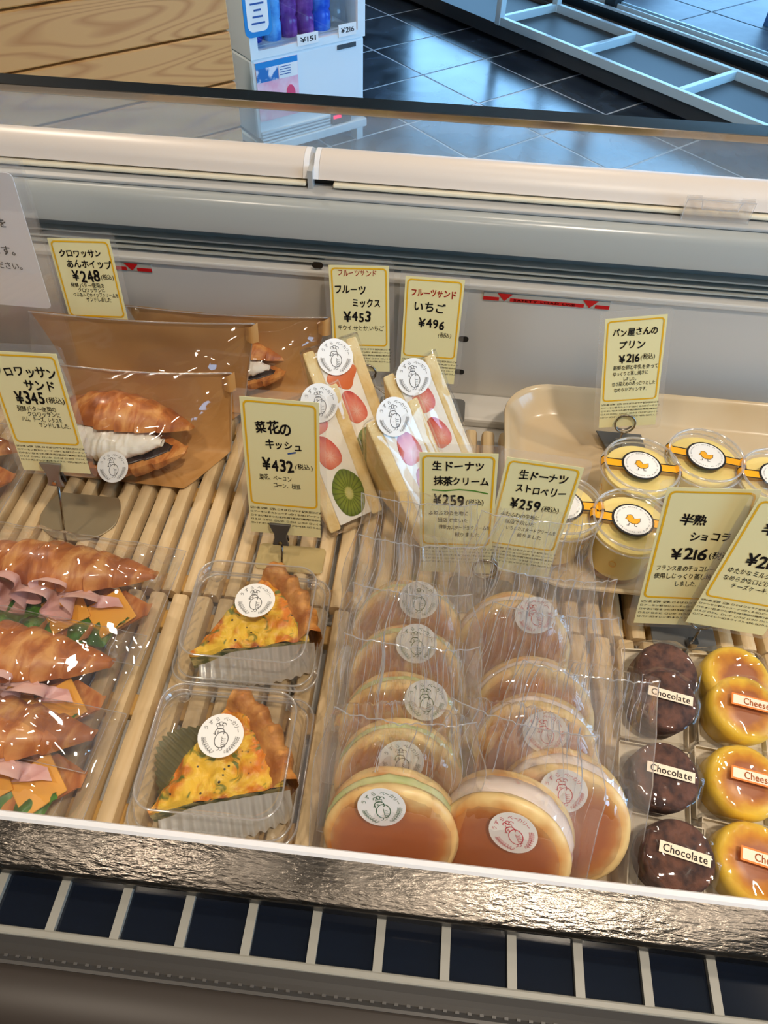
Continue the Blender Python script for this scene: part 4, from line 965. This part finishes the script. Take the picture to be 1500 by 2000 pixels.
def cake(px, label, kind, rot, seed, group, lab=True, zt=.044, tilt=.18):
    P = at_z(*px, zt)
    M = T(P.x, P.y, .0) @ Rz(rot) @ T(0, -.002, .0065) @ Rx(tilt) @ T(0, 0, .002)
    t = thing('wrapped_cake', label, 'cake', M, group)
    link('paper_tray', tray_me, None, t)
    link('cake', choc_me if kind == 'choc' else chs_me, None, t, T(0, 0, .0014) @ Rz(seed))
    pts = [(x, y, z) for x in (-.0225, .0225) for y in (-.0225, .0225) for z in (.001, .012)] + [(RC * math.cos(a), RC * math.sin(a), .0325) for a in (2 * math.pi * k / 10 for k in range(10))]
    link('wrapper', wrap(pts, .0010, 7, .0009, seed * 3.1, 75), 'film', t)
    if lab:
        w_ = .0285 if kind == 'choc' else .030; h_ = .0062 if kind == 'choc' else .0078
        g = thing_part = link('label', MB().box(-w_ / 2, w_ / 2, -h_ / 2, h_ / 2, 0, .0003).mesh('label'), 'label_cream' if kind == 'choc' else 'label_orange', t, T(.001 if kind == 'choc' else .0035, .0015, .0352) @ Rz(-.08))
        if kind == 'choc': mb = MB(); write(mb, 'Chocolate', -w_ * .44, 0, .0058, w_ * .88, bold=.012, z=.0005); part('lettering', mb, 'ink_choc', g)
        else:
            part('label_panel', MB().box(-w_ / 2 + .001, w_ / 2 - .001, -h_ / 2 + .001, h_ / 2 - .001, .0003, .0005), 'label_cream', g)
            mb = MB(); write(mb, 'Cheese', -w_ * .26, 0, .0060, w_ * .56, bold=.012, z=.0007); part('lettering', mb, 'ink_orange', g)
CG, EG = 'wrapped chocolate cakes', 'wrapped cheesecakes'
cake((1306, 1282), 'wrapped chocolate cake mostly hidden at the card stand', 'choc', .05, 3.3, CG, False)
cake((1306, 1338), 'wrapped chocolate cake nearest the ring card stand', 'choc', -.10, 1, CG)
cake((1306, 1484), 'wrapped chocolate cake in the middle of its column', 'choc', -.08, 2, CG)
cake((1334, 1640), 'wrapped chocolate cake next to the white rim', 'choc', -.12, 4, CG)
cake((1446, 1292), 'wrapped cheesecake mostly hidden at the slat ends', 'cheese', .05, 5.2, EG, False)
cake((1462, 1352), 'wrapped golden cheesecake beside the chocolate cake near card stand', 'cheese', -.08, 6, EG)
cake((1464, 1494), 'wrapped golden cheesecake in the middle of its column', 'cheese', -.08, 7, EG)
cake((1486, 1652), 'wrapped golden cheesecake next to the white rim', 'cheese', -.12, 8, EG)

# ------------------------------------------------------------------ quiches in clamshell boxes
def wedge(R, a0, a1, n=18): return [(0, 0)] + [(R * math.cos(a0 + (a1 - a0) * k / n), R * math.sin(a0 + (a1 - a0) * k / n)) for k in range(n + 1)]
def clam(loops): return [[(x, y, z) for x, y in P] for P, z in loops]
def quiche(label_q, label_b, tip_px, ctr_px, Wb, Hb, R, a0, a1, stk_px, rotb, seed, gold=False):
    tip = at_z(*tip_px, .004); a0, a1 = math.radians(a0), math.radians(a1)
    t = thing('quiche_slice', label_q, 'quiche', T(tip.x, tip.y, .0035), 'quiche slices')
    H = .024
    def top(i, j):
        r = R * (.03 + .95 * j); a = a0 + (a1 - a0) * i
        x, y = r * math.cos(a), r * math.sin(a)
        e = min(i, 1 - i) * 6
        return (x, y, H * (.72 + .28 * sm(0, .4, j)) + .0040 * nz(x * 70, y * 70, seed) + .0030 * nz(x * 170, y * 170, seed) - .0025 * max(0, 1 - e))
    part('filling', MB().grid(top, 36, 44), 'quiche', t, smooth=True)
    for aa in (a0, a1):
        def side(i, j):
            r = R * (.03 + .95 * i); x, y = r * math.cos(aa), r * math.sin(aa)
            zt = H * (.72 + .28 * sm(0, .4, i)) + .0022 * nz(x * 70, y * 70, seed) + .0012 * nz(x * 190, y * 190, seed) - .0025
            k = .0012 * nz(i * 30, j * 7, seed + aa)
            return (x + k * math.sin(aa), y - k * math.cos(aa), zt * j)
        part('cut_side', MB().grid(side, 30, 6), 'quiche_side', t, smooth=True)
    def crust(i, j):                                        # wavy pastry edge
        a = a0 + (a1 - a0) * i; sc = .5 + .5 * math.cos(i * 2 * math.pi * 4.5 + .6 * nz(i * 4, seed))
        prof = [(.94, .0), (1.0, .001), (1.035 + .015 * sc, .012), (1.055 + .03 * sc, .022), (1.05 + .03 * sc, .029 + .003 * sc), (1.0, .0325 + .003 * sc), (.93, .0290), (.89, .022)]
        k = j * (len(prof) - 1); p = prof[int(round(k))]
        r = R * p[0]; return (r * math.cos(a), r * math.sin(a), p[1] + .0030 * nz(i * 12, j * 4, seed) + .0016 * nz(i * 40, j * 12, seed))
    part('crust', MB().grid(crust, 60, 7), 'pie_crust', t, smooth=True)
    # fluted foil along the near cut side
    def foil(i, j):
        r = R * (.08 + .94 * i); wv = .0009 * math.sin(i * 75 + 2 * nz(i * 5, seed))
        d = .0022 + .0175 * j ** 1.2 * (.55 + .45 * math.sin(i * 2.9 + .1)) + wv * (.3 + j)
        x = r * math.cos(a0) + d * math.sin(a0); y = r * math.sin(a0) - d * math.cos(a0)
        return (x, y, .0015 + H * (.30 + .55 * sm(0, .35, i)) * (1 - j) ** .8 + .6 * wv)
    part('foil_cup', MB().grid(foil, 110, 8), 'foil', t, smooth=True)
    if gold:
        def back(i, j):
            r = R * (.16 + .62 * i); bow = math.sin(min(1, i * 1.02) * math.pi)
            d = .002 + .019 * bow * j + .0012 * math.sin(i * 90) * j
            x = r * math.cos(a1) - d * math.sin(a1); y = r * math.sin(a1) + d * math.cos(a1)
            return (x, y, .0015 + .020 * j * (.5 + .5 * bow))
        part('foil_cup', MB().grid(back, 130, 6), 'foil_gold', t)
    # clamshell
    ctr = at_z(*ctr_px, .02); MBx = T(ctr.x, ctr.y, 0) @ Rz(rotb)
    bx = thing('clamshell_box', label_b, 'plastic box', MBx, 'clear clamshell boxes')
    def rr(w_, h_, r, rip=0, f=90):
        P = rrect(w_, h_, r, 14)
        if not rip: return P
        Q = []
        n = len(P)
        for k, (x, y) in enumerate(P):
            x2, y2 = P[(k + 1) % n]; L = math.hypot(x2 - x, y2 - y); m = max(1, int(L / .0016))
            for q in range(m):
                xx, yy = x + (x2 - x) * q / m, y + (y2 - y) * q / m; Q.append((xx, yy))
        return [(x * (1 + rip * (k % 2)), y * (1 + rip * (k % 2))) for k, (x, y) in enumerate(Q)]
    part('box_base', MB().rings(clam([(rrect(Wb * .80, Hb * .80, .012, 10), .001), (rrect(Wb * .84, Hb * .84, .013, 10), .002), (rrect(Wb * .90, Hb * .90, .014, 10), .012), (rrect(Wb * .985, Hb * .985, .015, 10), .0125)]), True, False), 'clamshell', bx, smooth=True, angle=40)
    Q = rr(Wb, Hb, .012, .012); n = len(Q)
    part('flange', MB().rings([[(x * s_, y * s_, z) for x, y in Q] for s_, z in ((.93, .0128), (1.0, .0134), (.93, .0142))], False, False), 'clamshell', bx)
    for s_, z_ in ((.99, .0138), (.925, .0150), (.83, .0402)):
        part('moulded_edge', MB().tube([(x, y, z_) for x, y in rrect(Wb * s_, Hb * s_, .014, 10)], .0007, 5, True), 'film_edge', bx, smooth=True)
    def ribbed(w_, h_, r, z, amp_):
        P = rrect(w_, h_, r, 10); return [(x * (1 + amp_ * math.sin(k * 2.6)), y * (1 + amp_ * math.sin(k * 2.6)), z) for k, (x, y) in enumerate(P)]
    part('box_lid', MB().rings([ribbed(Wb * .935, Hb * .935, .013, .0140, 0), ribbed(Wb * .91, Hb * .91, .014, .020, .004), ribbed(Wb * .86, Hb * .86, .015, .036, .006), ribbed(Wb * .835, Hb * .835, .015, .0395, .002), ribbed(Wb * .79, Hb * .79, .014, .0405, 0), ribbed(Wb * .77, Hb * .77, .014, .0388, 0)], False, True), 'clamshell', bx, smooth=True, angle=25)
    for s_ in (-1, 1):
        part('lid_tab', MB().lathe([(.006, 0), (.0055, .003), (.004, .0042), (.001, .0045)], 16), 'clamshell', bx, T(s_ * Wb * .36, Hb * .455, .0142), smooth=True)
    for k in range(9):
        for s_ in (-1, 1): part('lid_rib', MB().box(-.0006, .0006, 0, .010, 0, .0009), 'clamshell', bx, T(s_ * Wb * .437, -.034 + k * .0085, .0215) @ Rz(.6 * s_))
    P = at_z(*stk_px, .0398); sticker(bx, P, V((0, 0, 1)), V((-.12, 1, 0)), .0142, 'logo_grey')
quiche('golden quiche slice with greens, crust towards the brassy clip base', 'clear clamshell quiche box nearest the 432 yen card', (372, 1306), (495, 1218), .104, .094, .088, 14, 60, (498, 1172), .02, 3.0)
quiche('golden quiche slice in pleated foil next to the white rim', 'clear clamshell quiche box touching the white rim', (292, 1606), (436, 1484), .106, .096, .087, 16, 64, (431, 1436), .02, 7.0, True)

# ------------------------------------------------------------------ croissants
def cro_half(L, R, sgn, bend, seed, flat=.8, n=56, m=14):
    loops = []
    for i in range(n + 1):
        t = i / n; s = math.sin(math.pi * min(max(t, .012), .988)) ** .75
        k = (t * 7.0 + .15 * math.sin(t * 9)) % 1.0
        r = R * (.10 + .90 * s) * (1.06 - .16 * k) * (1 + .03 * nz(t * 9, seed))
        x = (t - .5) * L; yo = bend * (2 * t - 1) ** 2
        P = []
        for j in range(m + 1):
            a = math.pi * j / m; q = 1 + .05 * nz(t * 14, a * 2, seed)
            P.append((x + .003 * math.sin(a) * (k - .5), yo + math.cos(a) * r * 1.05 * q, sgn * math.sin(a) ** .85 * r * flat * q))
        loops.append(P)
    mb = MB(); mb.rings(loops, True, True); return mb
def ruffle(L, D, seed, amp, n=60, m=8, freq=38, lift=0.0):
    def fn(i, j):
        x = (i - .5) * L; e = math.sin(math.pi * min(max(i, .01), .99)) ** .4
        return (x + .003 * nz(i * 9, j * 3, seed), -D * e * j, amp * j * (math.sin(i * freq + 2 * nz(i * 5, seed)) + .5 * nz(i * 30, j * 4, seed)) + lift * j)
    return MB().grid(fn, n, m)
def folds(L, D, seed, cyc=3.6, n=110, m=7):                              # folded ham slices
    def fn(i, j):
        a = i * 2 * math.pi * cyc + .6 * nz(i * 4, seed); e = math.sin(math.pi * min(max(i, .02), .98)) ** .4
        x = (i - .5) * L + .008 * math.sin(2 * a) * j
        return (x, -D * e * j * (.9 + .1 * nz(i * 6, seed)), .0120 * math.cos(a) * j ** .45 * e + .002 * j + .001 * nz(i * 40, j * 3, seed))
    return MB().grid(fn, n, m)
def ham_sandwich(cx, cy, rot, label, seed, L=.150, bag=(.088, .048)):
    t = thing('ham_croissant', label, 'sandwich', T(cx, cy, .0015) @ Rz(rot), 'bagged ham croissants')
    part('bottom_bun', cro_half(L, .027, -1, .012, seed, .62), 'croissant', t, T(0, -.008, .0172), smooth=True, angle=50)
    part('top_bun', cro_half(L * .96, .0225, 1, .012, seed + 3, .85), 'croissant', t, T(0, .018, .0275) @ Rx(-.35), smooth=True, angle=50)
    part('lettuce', ruffle(L * .84, .044, seed, .006, freq=46), 'lettuce', t, T(.002, -.002, .0195) @ Rx(.05), smooth=True)
    part('lettuce', ruffle(L * .50, .040, seed + 7, .007, freq=30), 'lettuce', t, T(-.036, -.002, .0225) @ Rx(.02), smooth=True)
    for k, (qx, qy) in enumerate(((.018, -.010), (.050, -.006))):
        part('cheese_slice', MB().box(-.014, .014, -.014, .014, 0, .0018), 'cheese_slice', t, T(qx, qy, .0215 - .001 * k) @ Rx(.15) @ Rz(.72 + .1 * k), bevel=.0006)
    part('ham', folds(L * .82, .026, seed), 'ham', t, T(-.008, .004, .0270) @ Rx(-.30), smooth=True)
    part('ham', folds(L * .60, .020, seed + 4, 2.6), 'ham', t, T(-.014, .006, .0345) @ Rx(-.25), smooth=True)
    W, D = bag
    def th(u, v_): return .001 + .024 * max(0, 1 - (abs(u) / (W * .99)) ** 2.6) ** .8 * max(0, 1 - (abs(v_) / (D * 1.0)) ** 3.0) ** .8
    mb = pillow(W, -D, D, th, seed + 2.2, amp=.0023, vb=-D, nu=60, nv=36, fu=4, slow=22)
    bg = part('bag', mb, 'film_bag', t, T(0, .004, .026) @ Rx(.05), smooth=True); part('seam', mb.rim, 'film_edge', bg); part('pleat_glints', pleat_glints(mb.fn, seed, 8, .05, 1, flaps=0), 'pleat_glint', bg)
p = at_z(308, 1196, .02); ham_sandwich(p.x - .082, p.y + .003, -.06, 'bagged ham, cheese and lettuce croissant nearest the egg-shaped stand', 2)
p = at_z(215, 1388, .02); ham_sandwich(p.x - .082, p.y + .009, -.10, 'bagged ham croissant in the middle of its row', 5)
p = at_z(160, 1575, .02); ham_sandwich(p.x - .080, p.y + .0185, -.08, 'bagged ham croissant tucked against the white rim', 9, .150, (.088, .041))
p = at_z(38, 950, .02); ham_sandwich(p.x - .085, p.y + .01, -.05, 'bagged ham croissant half hidden behind the 345 yen card', 12)

# kraft-backed croissant bags
def lerp(a, b, t): return a + (b - a) * t
def kraft_bag(label, tl, tr_, fl_, fr_, rr_, seed, cro, cro_rot=0, stk=None, cL=.135, sc=1.0):
    rl = fl_ + (rr_ - fr_) * .9
    o = (fl_ + rr_) / 2; o = V((o.x, o.y, 0)); L = T(-o.x, -o.y, 0)
    t = thing('croissant_bag', label, 'bread bag', T(o.x, o.y, 0), 'kraft-backed croissant bags')
    def back(i, j):
        if j < .38: k = j / .38; p = lerp(lerp(fl_, fr_, i), lerp(rl, rr_, i), k) + V((0, 0, .0008 + .002 * (1 - k) ** 8))
        else:
            k = (j - .38) / .62; p = lerp(lerp(rl, rr_, i), lerp(tl, tr_, i), k) + V((0, .005 * math.sin(k * 3.1) + .0015 * nz(i * 5, k * 4, seed), .0008))
            p.z -= .004 * math.sin(i * math.pi) * k
        return L @ p
    part('paper_back', MB().grid(back, 30, 26), 'kraft', t, smooth=True)
    def front(i, j):
        p = lerp(lerp(fl_, fr_, i), lerp(tl, tr_, i), j); out = V((0, -.8, .6))
        b_ = .034 * math.sin(math.pi * j ** .8) * (1 - abs(2 * i - 1) ** 4)
        k = .0022 * (max(0, ridge(i * 3 + j * 2, j * 3 - i * 2, seed)) ** 4 + .6 * max(0, ridge(i * 7 - j * 4, j * 5, seed)) ** 3) * math.sin(math.pi * min(1, j * 1.0)) ** .5
        p = p + out * (b_ + k) - V((0, 0, .004)) * math.sin(i * math.pi) * j
        p.z = max(p.z, .002); return L @ p
    part('window_film', MB().grid(front, 40, 40), 'film', t, smooth=True)
    for (a, b_, e) in ((fr_, rr_, tr_), (fl_, rl, tl)):
        def gus(i, j): return L @ (lerp(lerp(a, b_, i), e, j) + V((.004 * math.sin(i * 3.1) * (1 - j), 0, .001)))
        part('side_gusset', MB().grid(gus, 6, 8), 'film', t)
    part('top_edge_glint', MB().tube([L @ (lerp(tl, tr_, k / 16) + V((0, -.0012, .0006 - .004 * math.sin(math.pi * k / 16)))) for k in range(17)], .0007, 6), 'film_edge', t, smooth=True)  # pale tube added as the highlight line on the bag's top
    part('side_edge', MB().tube([L @ lerp(rr_ + V((.001, -.001, .001)), tr_, k / 6) for k in range(7)], .0006, 6), 'film_edge', t, smooth=True)
    part('fold_corner', MB().grid(lambda i, j: L @ (tr_ + V((-.009 + .012 * i, -.004 * math.sin(i * 3) - .003 * j, -.004 + .006 * i * (1 - j) - .012 * j))), 6, 4), 'kraft', t, smooth=True)
    if cro is None: return t
    cw = thing('cream_croissant', label.replace('kraft-backed bag', 'croissant inside kraft-backed bag').replace('holding', 'with'), 'croissant', T(cro.x, cro.y, .004) @ Rz(cro_rot) @ Matrix.Scale(sc, 4), 'whipped cream croissants')
    part('bottom_bun', cro_half(cL, .026, -1, .010, seed, .95), 'croissant', cw, T(0, -.007, .0245), smooth=True, angle=50)
    part('top_bun', cro_half(cL * .96, .028, 1, .012, seed + 2, .9), 'croissant', cw, T(0, .014, .034) @ Rx(-.50), smooth=True, angle=50)
    part('red_bean_paste', cro_half(cL * .80, .0205, 1, .010, seed + 4, .16), 'anko', cw, T(.0, -.0085, .0248), smooth=True)
    def cr(i, j):
        a = 2 * math.pi * j; x = (i - .5) * cL * .80; e = math.sin(math.pi * min(max(i, .03), .97)) ** .6
        r = .0140 * e * (1 + .26 * nz(i * 22, math.cos(a) * 3, seed + math.sin(a) * 2) + .16 * nz(i * 60, math.cos(a) * 6, seed))
        return (x - .005, -.0115 + r * 1.35 * math.cos(a) + .01 * (2 * i - 1) ** 2, .0335 + r * .80 * math.sin(a))
    part('whipped_cream', MB().grid(cr, 70, 18), 'cream_white', cw, smooth=True)
    if stk: n = V((0, -.62, .78)); sticker(t, at_y(*stk, cro.y - .040), n, V((-.15, 1, 0)), .0130, 'logo_grey')
    return t
yb = .462
kraft_bag('kraft-backed bag holding cream croissant with sticker beside the steel clip', at_y(118, 712, yb), at_y(452, 728, yb), at_z(72, 926), at_z(360, 958), at_z(450, 884), 1, at_z(255, 893, .015) + V((-.012, .006, 0)), -.10, (220, 912), .128)
yb = .505
r2 = at_z(474, 806)
kraft_bag('kraft-backed bag holding croissant standing behind the front croissant bag', at_y(57, 608, yb), at_y(497, 632, yb), r2 + V((-.185, -.048, 0)), r2 + V((-.03, -.05, 0)), r2, 4, None)
yb = .548
r3 = at_z(598, 776) + V((0, .012, 0))
kraft_bag('kraft-backed bag holding croissant leaning on the grey case wall', at_y(245, 597, yb), at_y(640, 620, yb), r3 + V((-.165, -.046, 0)), r3 + V((-.018, -.046, 0)), r3, 7, V((r3.x - .072, .538, 0)), -.12, None, .135, .76)

# ------------------------------------------------------------------ fruit sandwiches
def blob(pts_r, n=28, h=.0012):
    P = [(pts_r(a) * math.cos(a), pts_r(a) * math.sin(a)) for a in (2 * math.pi * k / n for k in range(n))]
    mb = MB(); mb.rings([[(x, y, 0) for x, y in P], [(x * .97, y * .97, .06) for x, y in P], [(x * .5, y * .5, .09) for x, y in P]], True, True); return mb
straw = blob(lambda a: .80 + .20 * math.cos(a - RIGHT) * 1.0 + .05 * math.cos(3 * (a - RIGHT))).mesh('strawberry_slice', smooth=True, angle=40); straw.materials.append(MATS['strawberry'])
kiwi_ = blob(lambda a: 1 + .02 * math.sin(5 * a)).mesh('kiwi_slice', smooth=True, angle=40); kiwi_.materials.append(MATS['kiwi'])
orng = blob(lambda a: .95 + .12 * math.cos(4 * a + .5)).mesh('orange_segment', smooth=True, angle=40); orng.materials.append(MATS['orange_fruit'])
FR = {'s': ('strawberry_slice', straw), 'k': ('kiwi_slice', kiwi_), 'o': ('orange_segment', orng)}
def fruit_sandwich(label, top_px, bot_px, zt, zb, twist, fruits, stk, group, Wd=.050, depth=.052):
    Pt = at_z(*top_px, zt); Pb = at_z(*bot_px, zb); a = (Pt - Pb); La = a.length; a.normalize()
    mid = (Pt + Pb) / 2; toc = (EYE - mid).normalized(); n = (toc - a * toc.dot(a)).normalized()
    n = Matrix.Rotation(math.radians(twist), 3, a) @ n; b_ = a.cross(n)
    M = frame(Pb, b_, a, n)                                       # x across, y along, z out of the cut face
    t = thing('fruit_sandwich', label, 'sandwich', M, group)
    h = Wd / 2; tri = [(0, 0), (La, 0), (La * .52, -depth)]
    def layer(x0, x1, inset):
        P = [(inset, -inset * .0), (La - inset, 0), (La * .52, -depth + inset)]
        return MB().add([(x0, y, z) for y, z in P] + [(x1, y, z) for y, z in P], [(0, 1, 2), (5, 4, 3), (0, 3, 4, 1), (1, 4, 5, 2), (2, 5, 3, 0)])
    part('bread_slice', layer(-h, -h + .0105, 0), 'bread', t, bevel=.0014)
    part('bread_slice', layer(h - .0105, h, 0), 'bread', t, bevel=.0014)
    part('cream_filling', layer(-h + .0102, h - .0102, .003), 'cream_white', t, bevel=.0008)
    for kd, f, off, sx, sy, ro in fruits:
        nm, me = FR[kd]; link(nm, me, None, t, T(off, La * (1 - f), -.0002) @ Rz(ro) @ Matrix.Diagonal((sx, sy, .012, 1)))
    pts = [(x, y, z) for x in (-h - .0005, h + .0005) for y, z in ((-.001, .0005), (La + .001, .0005), (La * .52, -depth - .001))]
    link('wrapper', wrap(pts, .0014, 11, .0008, twist + La * 100, 60), 'film', t)
    bpy.context.view_layer.update()
    P = at_pl(*stk, Pb + n * .0026, n); sticker(t, P, n, a + b_ * .35, .0155 if group[0] == 'm' else .0155, 'logo_grey')
    return t
G1, G2 = 'mixed fruit sandwiches', 'strawberry sandwiches'
fruit_sandwich('film-wrapped mixed fruit sandwich with orange, strawberry and kiwi', (643, 672), (752, 968), .100, .008, 16, [('o', .20, .001, .0135, .0130, .3), ('s', .44, .002, .0118, .0185, .2), ('k', .70, .004, .0135, .0200, 0)], (655, 697), G1)
fruit_sandwich('film-wrapped strawberry and kiwi sandwich leaning behind the quiche card', (603, 768), (698, 1020), .098, .008, 14, [('s', .21, -.003, .0118, .018, .15), ('s', .47, -.002, .0118, .0185, .25), ('k', .77, .002, .0135, .0210, 0)], (624, 787), G1)
fruit_sandwich('film-wrapped strawberry sandwich touching the 496 yen card', (798, 712), (892, 945), .095, .008, 18, [('s', .30, .001, .0118, .0175, .1), ('s', .60, .003, .0115, .0185, .2), ('s', .86, .002, .0110, .012, .1)], (808, 736), G2)
fruit_sandwich('film-wrapped strawberry sandwich standing behind matcha doughnut card', (765, 800), (868, 1040), .095, .008, 24, [('s', .34, .001, .0122, .0180, .1), ('s', .66, .004, .0112, .0210, .1), ('s', .90, .002, .0100, .010, .1)], (770, 814), G2)

# ------------------------------------------------------------------ melamine tray and pudding cups
tx0, tx1, ty0, ty1 = .071, .430, .3085, .5425
TW, TH = tx1 - tx0, ty1 - ty0
tr_o = thing('serving_tray', 'beige wood-print melamine tray carrying pudding cups', 'tray', T((tx0 + tx1) / 2, (ty0 + ty1) / 2, 0))
def rl(d, z, r): return [(x, y, z) for x, y in rrect(TW - 2 * d, TH - 2 * d, r, 12)]
part('tray_shell', MB().rings([rl(.022, .0008, .03), rl(.016, .006, .034), rl(.004, .026, .044), rl(.0, .0295, .047), rl(.0005, .0312, .047), rl(.003, .0312, .045), rl(.006, .0275, .042), rl(.017, .0095, .034), rl(.024, .0075, .03)]), 'melamine', tr_o, smooth=True, angle=60)
RL = .0305
chick_poly = [(-.50, .10), (-.44, .38), (-.18, .46), (.0, .30), (.06, .08), (.30, .10), (.55, .20), (.52, -.18), (.28, -.42), (-.10, -.46), (-.40, -.26), (-.42, -.08), (-.62, -.02)]
def cup_meshes():
    g = {}
    def add(k, mb, m, **kw): me = mb.mesh(k, **kw); me.materials.append(MATS[m]); g[k] = me
    add('cup', MB().lathe([(.0235, 0), (.0245, .001), (.0292, .047), (.0300, .048), (.0300, .050)], 44, True, False), 'cup_plastic', smooth=True, angle=40)
    add('caramel', MB().lathe([(.0228, .001), (.0234, .007)], 40), 'caramel', smooth=True, angle=40)
    add('custard', MB().lathe([(.0234, .0071), (.0284, .0455), (.0280, .0470), (.001, .0474)], 40), 'custard', smooth=True, angle=40)
    add('lid', MB().lathe([(.0312, .0475), (.0314, .052), (.0302, .0545), (.0285, .0545), (.0278, .0510), (.0270, .0505), (.0010, .0507)], 48, False, False), 'cup_plastic', smooth=True, angle=40)
    add('lid_rim', MB().tube([(.0296 * math.cos(a), .0296 * math.sin(a), .0548) for a in (2 * math.pi * k / 48 for k in range(48))], .0010, 6, True).tube([(.0316 * math.cos(a), .0316 * math.sin(a), .0478) for a in (2 * math.pi * k / 48 for k in range(48))], .0007, 6, True), 'film_edge', smooth=True)
    def band(w0, w1, lift):
        path = [(-.0305, .0455), (-.0317, .0525), (-.0305, .0550), (-.0285, .0549), (-.0268, .0528), (.0268, .0528), (.0285, .0549), (.0305, .0550), (.0317, .0525), (.0305, .0455)]
        mb = MB(); n = len(path); mb.add([(x * (1 + lift), y, z + lift * .02) for x, z in path for y in (w0, w1)], [(2 * i, 2 * i + 1, 2 * i + 3, 2 * i + 2) for i in range(n - 1)]); return mb
    add('seal_band', band(-.0040, .0040, 0), 'band_yellow')
    add('band_edge', band(-.0047, -.0036, .004).add(*(lambda m: (m.v, m.f))(band(.0036, .0047, .004))), 'ink')
    add('label_rim', MB().lathe([(.0158, .0530), (.0158, .0533)], 40), 'ink')
    add('label_face', MB().lathe([(.0142, .0533), (.0142, .0536)], 40), 'sticker')
    mb = MB(); mb.prism([(x * .0095, y * .0095) for x, y in chick_poly], .0536, .0538); add('chick_print', mb, 'chick')
    mb = MB(); stroke(mb, [(-.003, -.0042), (-.0035, -.0066), (-.005, -.0066)], .0005, .0538); stroke(mb, [(.001, -.0042), (.001, -.0066), (.0028, -.0066)], .0005, .0538)
    P = [(x * .0095, y * .0095) for x, y in chick_poly]; stroke(mb, P + P[:1], .0004, .0539)
    text = 'Bienvenue au monde du dessert simple et savoureux '
    for i, ch in enumerate(text):
        a = math.radians(200) - 2 * math.pi * i / len(text); vs, fs, adv = glyph(ch); s = .0019; r = .0118; ro = a - RIGHT
        mb.add([(r * math.cos(a) + ((u - .25) * math.cos(ro) - v_ * math.sin(ro)) * s, r * math.sin(a) + ((u - .25) * math.sin(ro) + v_ * math.cos(ro)) * s, .0538) for u, v_ in vs], fs)
    add('lettering', mb, 'ink')
    mb = MB()
    for k in range(6):
        a0 = k * 1.047 - 1.9; pts = []
        for q in range(12):
            an = a0 + .10 * math.cos(q * .5236); zz = .028 + .0035 * math.sin(q * .5236); r = .0237 + zz * .1 + .0004
            pts.append((r * math.cos(an), r * math.sin(an), zz))
        mb.tube(pts, .00035, 5, True)
    add('chick_outline', mb, 'chick_pale')
    return g
CUP = cup_meshes()
def pudding(px, label, rot):
    P = at_z(*px, .0085 + .054)
    t = thing('pudding_cup', label, 'pudding', T(P.x, P.y, .0085) @ Rz(rot), 'pudding cups on the tray')
    lk = {}
    for k in ('cup', 'caramel', 'custard', 'lid', 'seal_band', 'label_rim', 'chick_outline'): lk[k] = link(k, CUP[k], None, t)
    link('lid_rim', CUP['lid_rim'], None, lk['lid'])
    link('band_edge', CUP['band_edge'], None, lk['seal_band'])
    for k in ('label_face', 'chick_print', 'lettering'): link(k, CUP[k], None, lk['label_rim'])
pudding((1254, 907), 'custard pudding cup nearest the grey card base', -.04)
pudding((1380, 889), 'custard pudding cup nearest the back rim of the tray', -.16)
pudding((1237, 1014), 'custard pudding cup at the tray edge beside chocolate card', -.10)
pudding((1524, 930), 'custard pudding cup standing behind the tilted cheesecake card', -.05)
pudding((1100, 984), 'custard pudding cup half hidden behind strawberry doughnut card', .05)
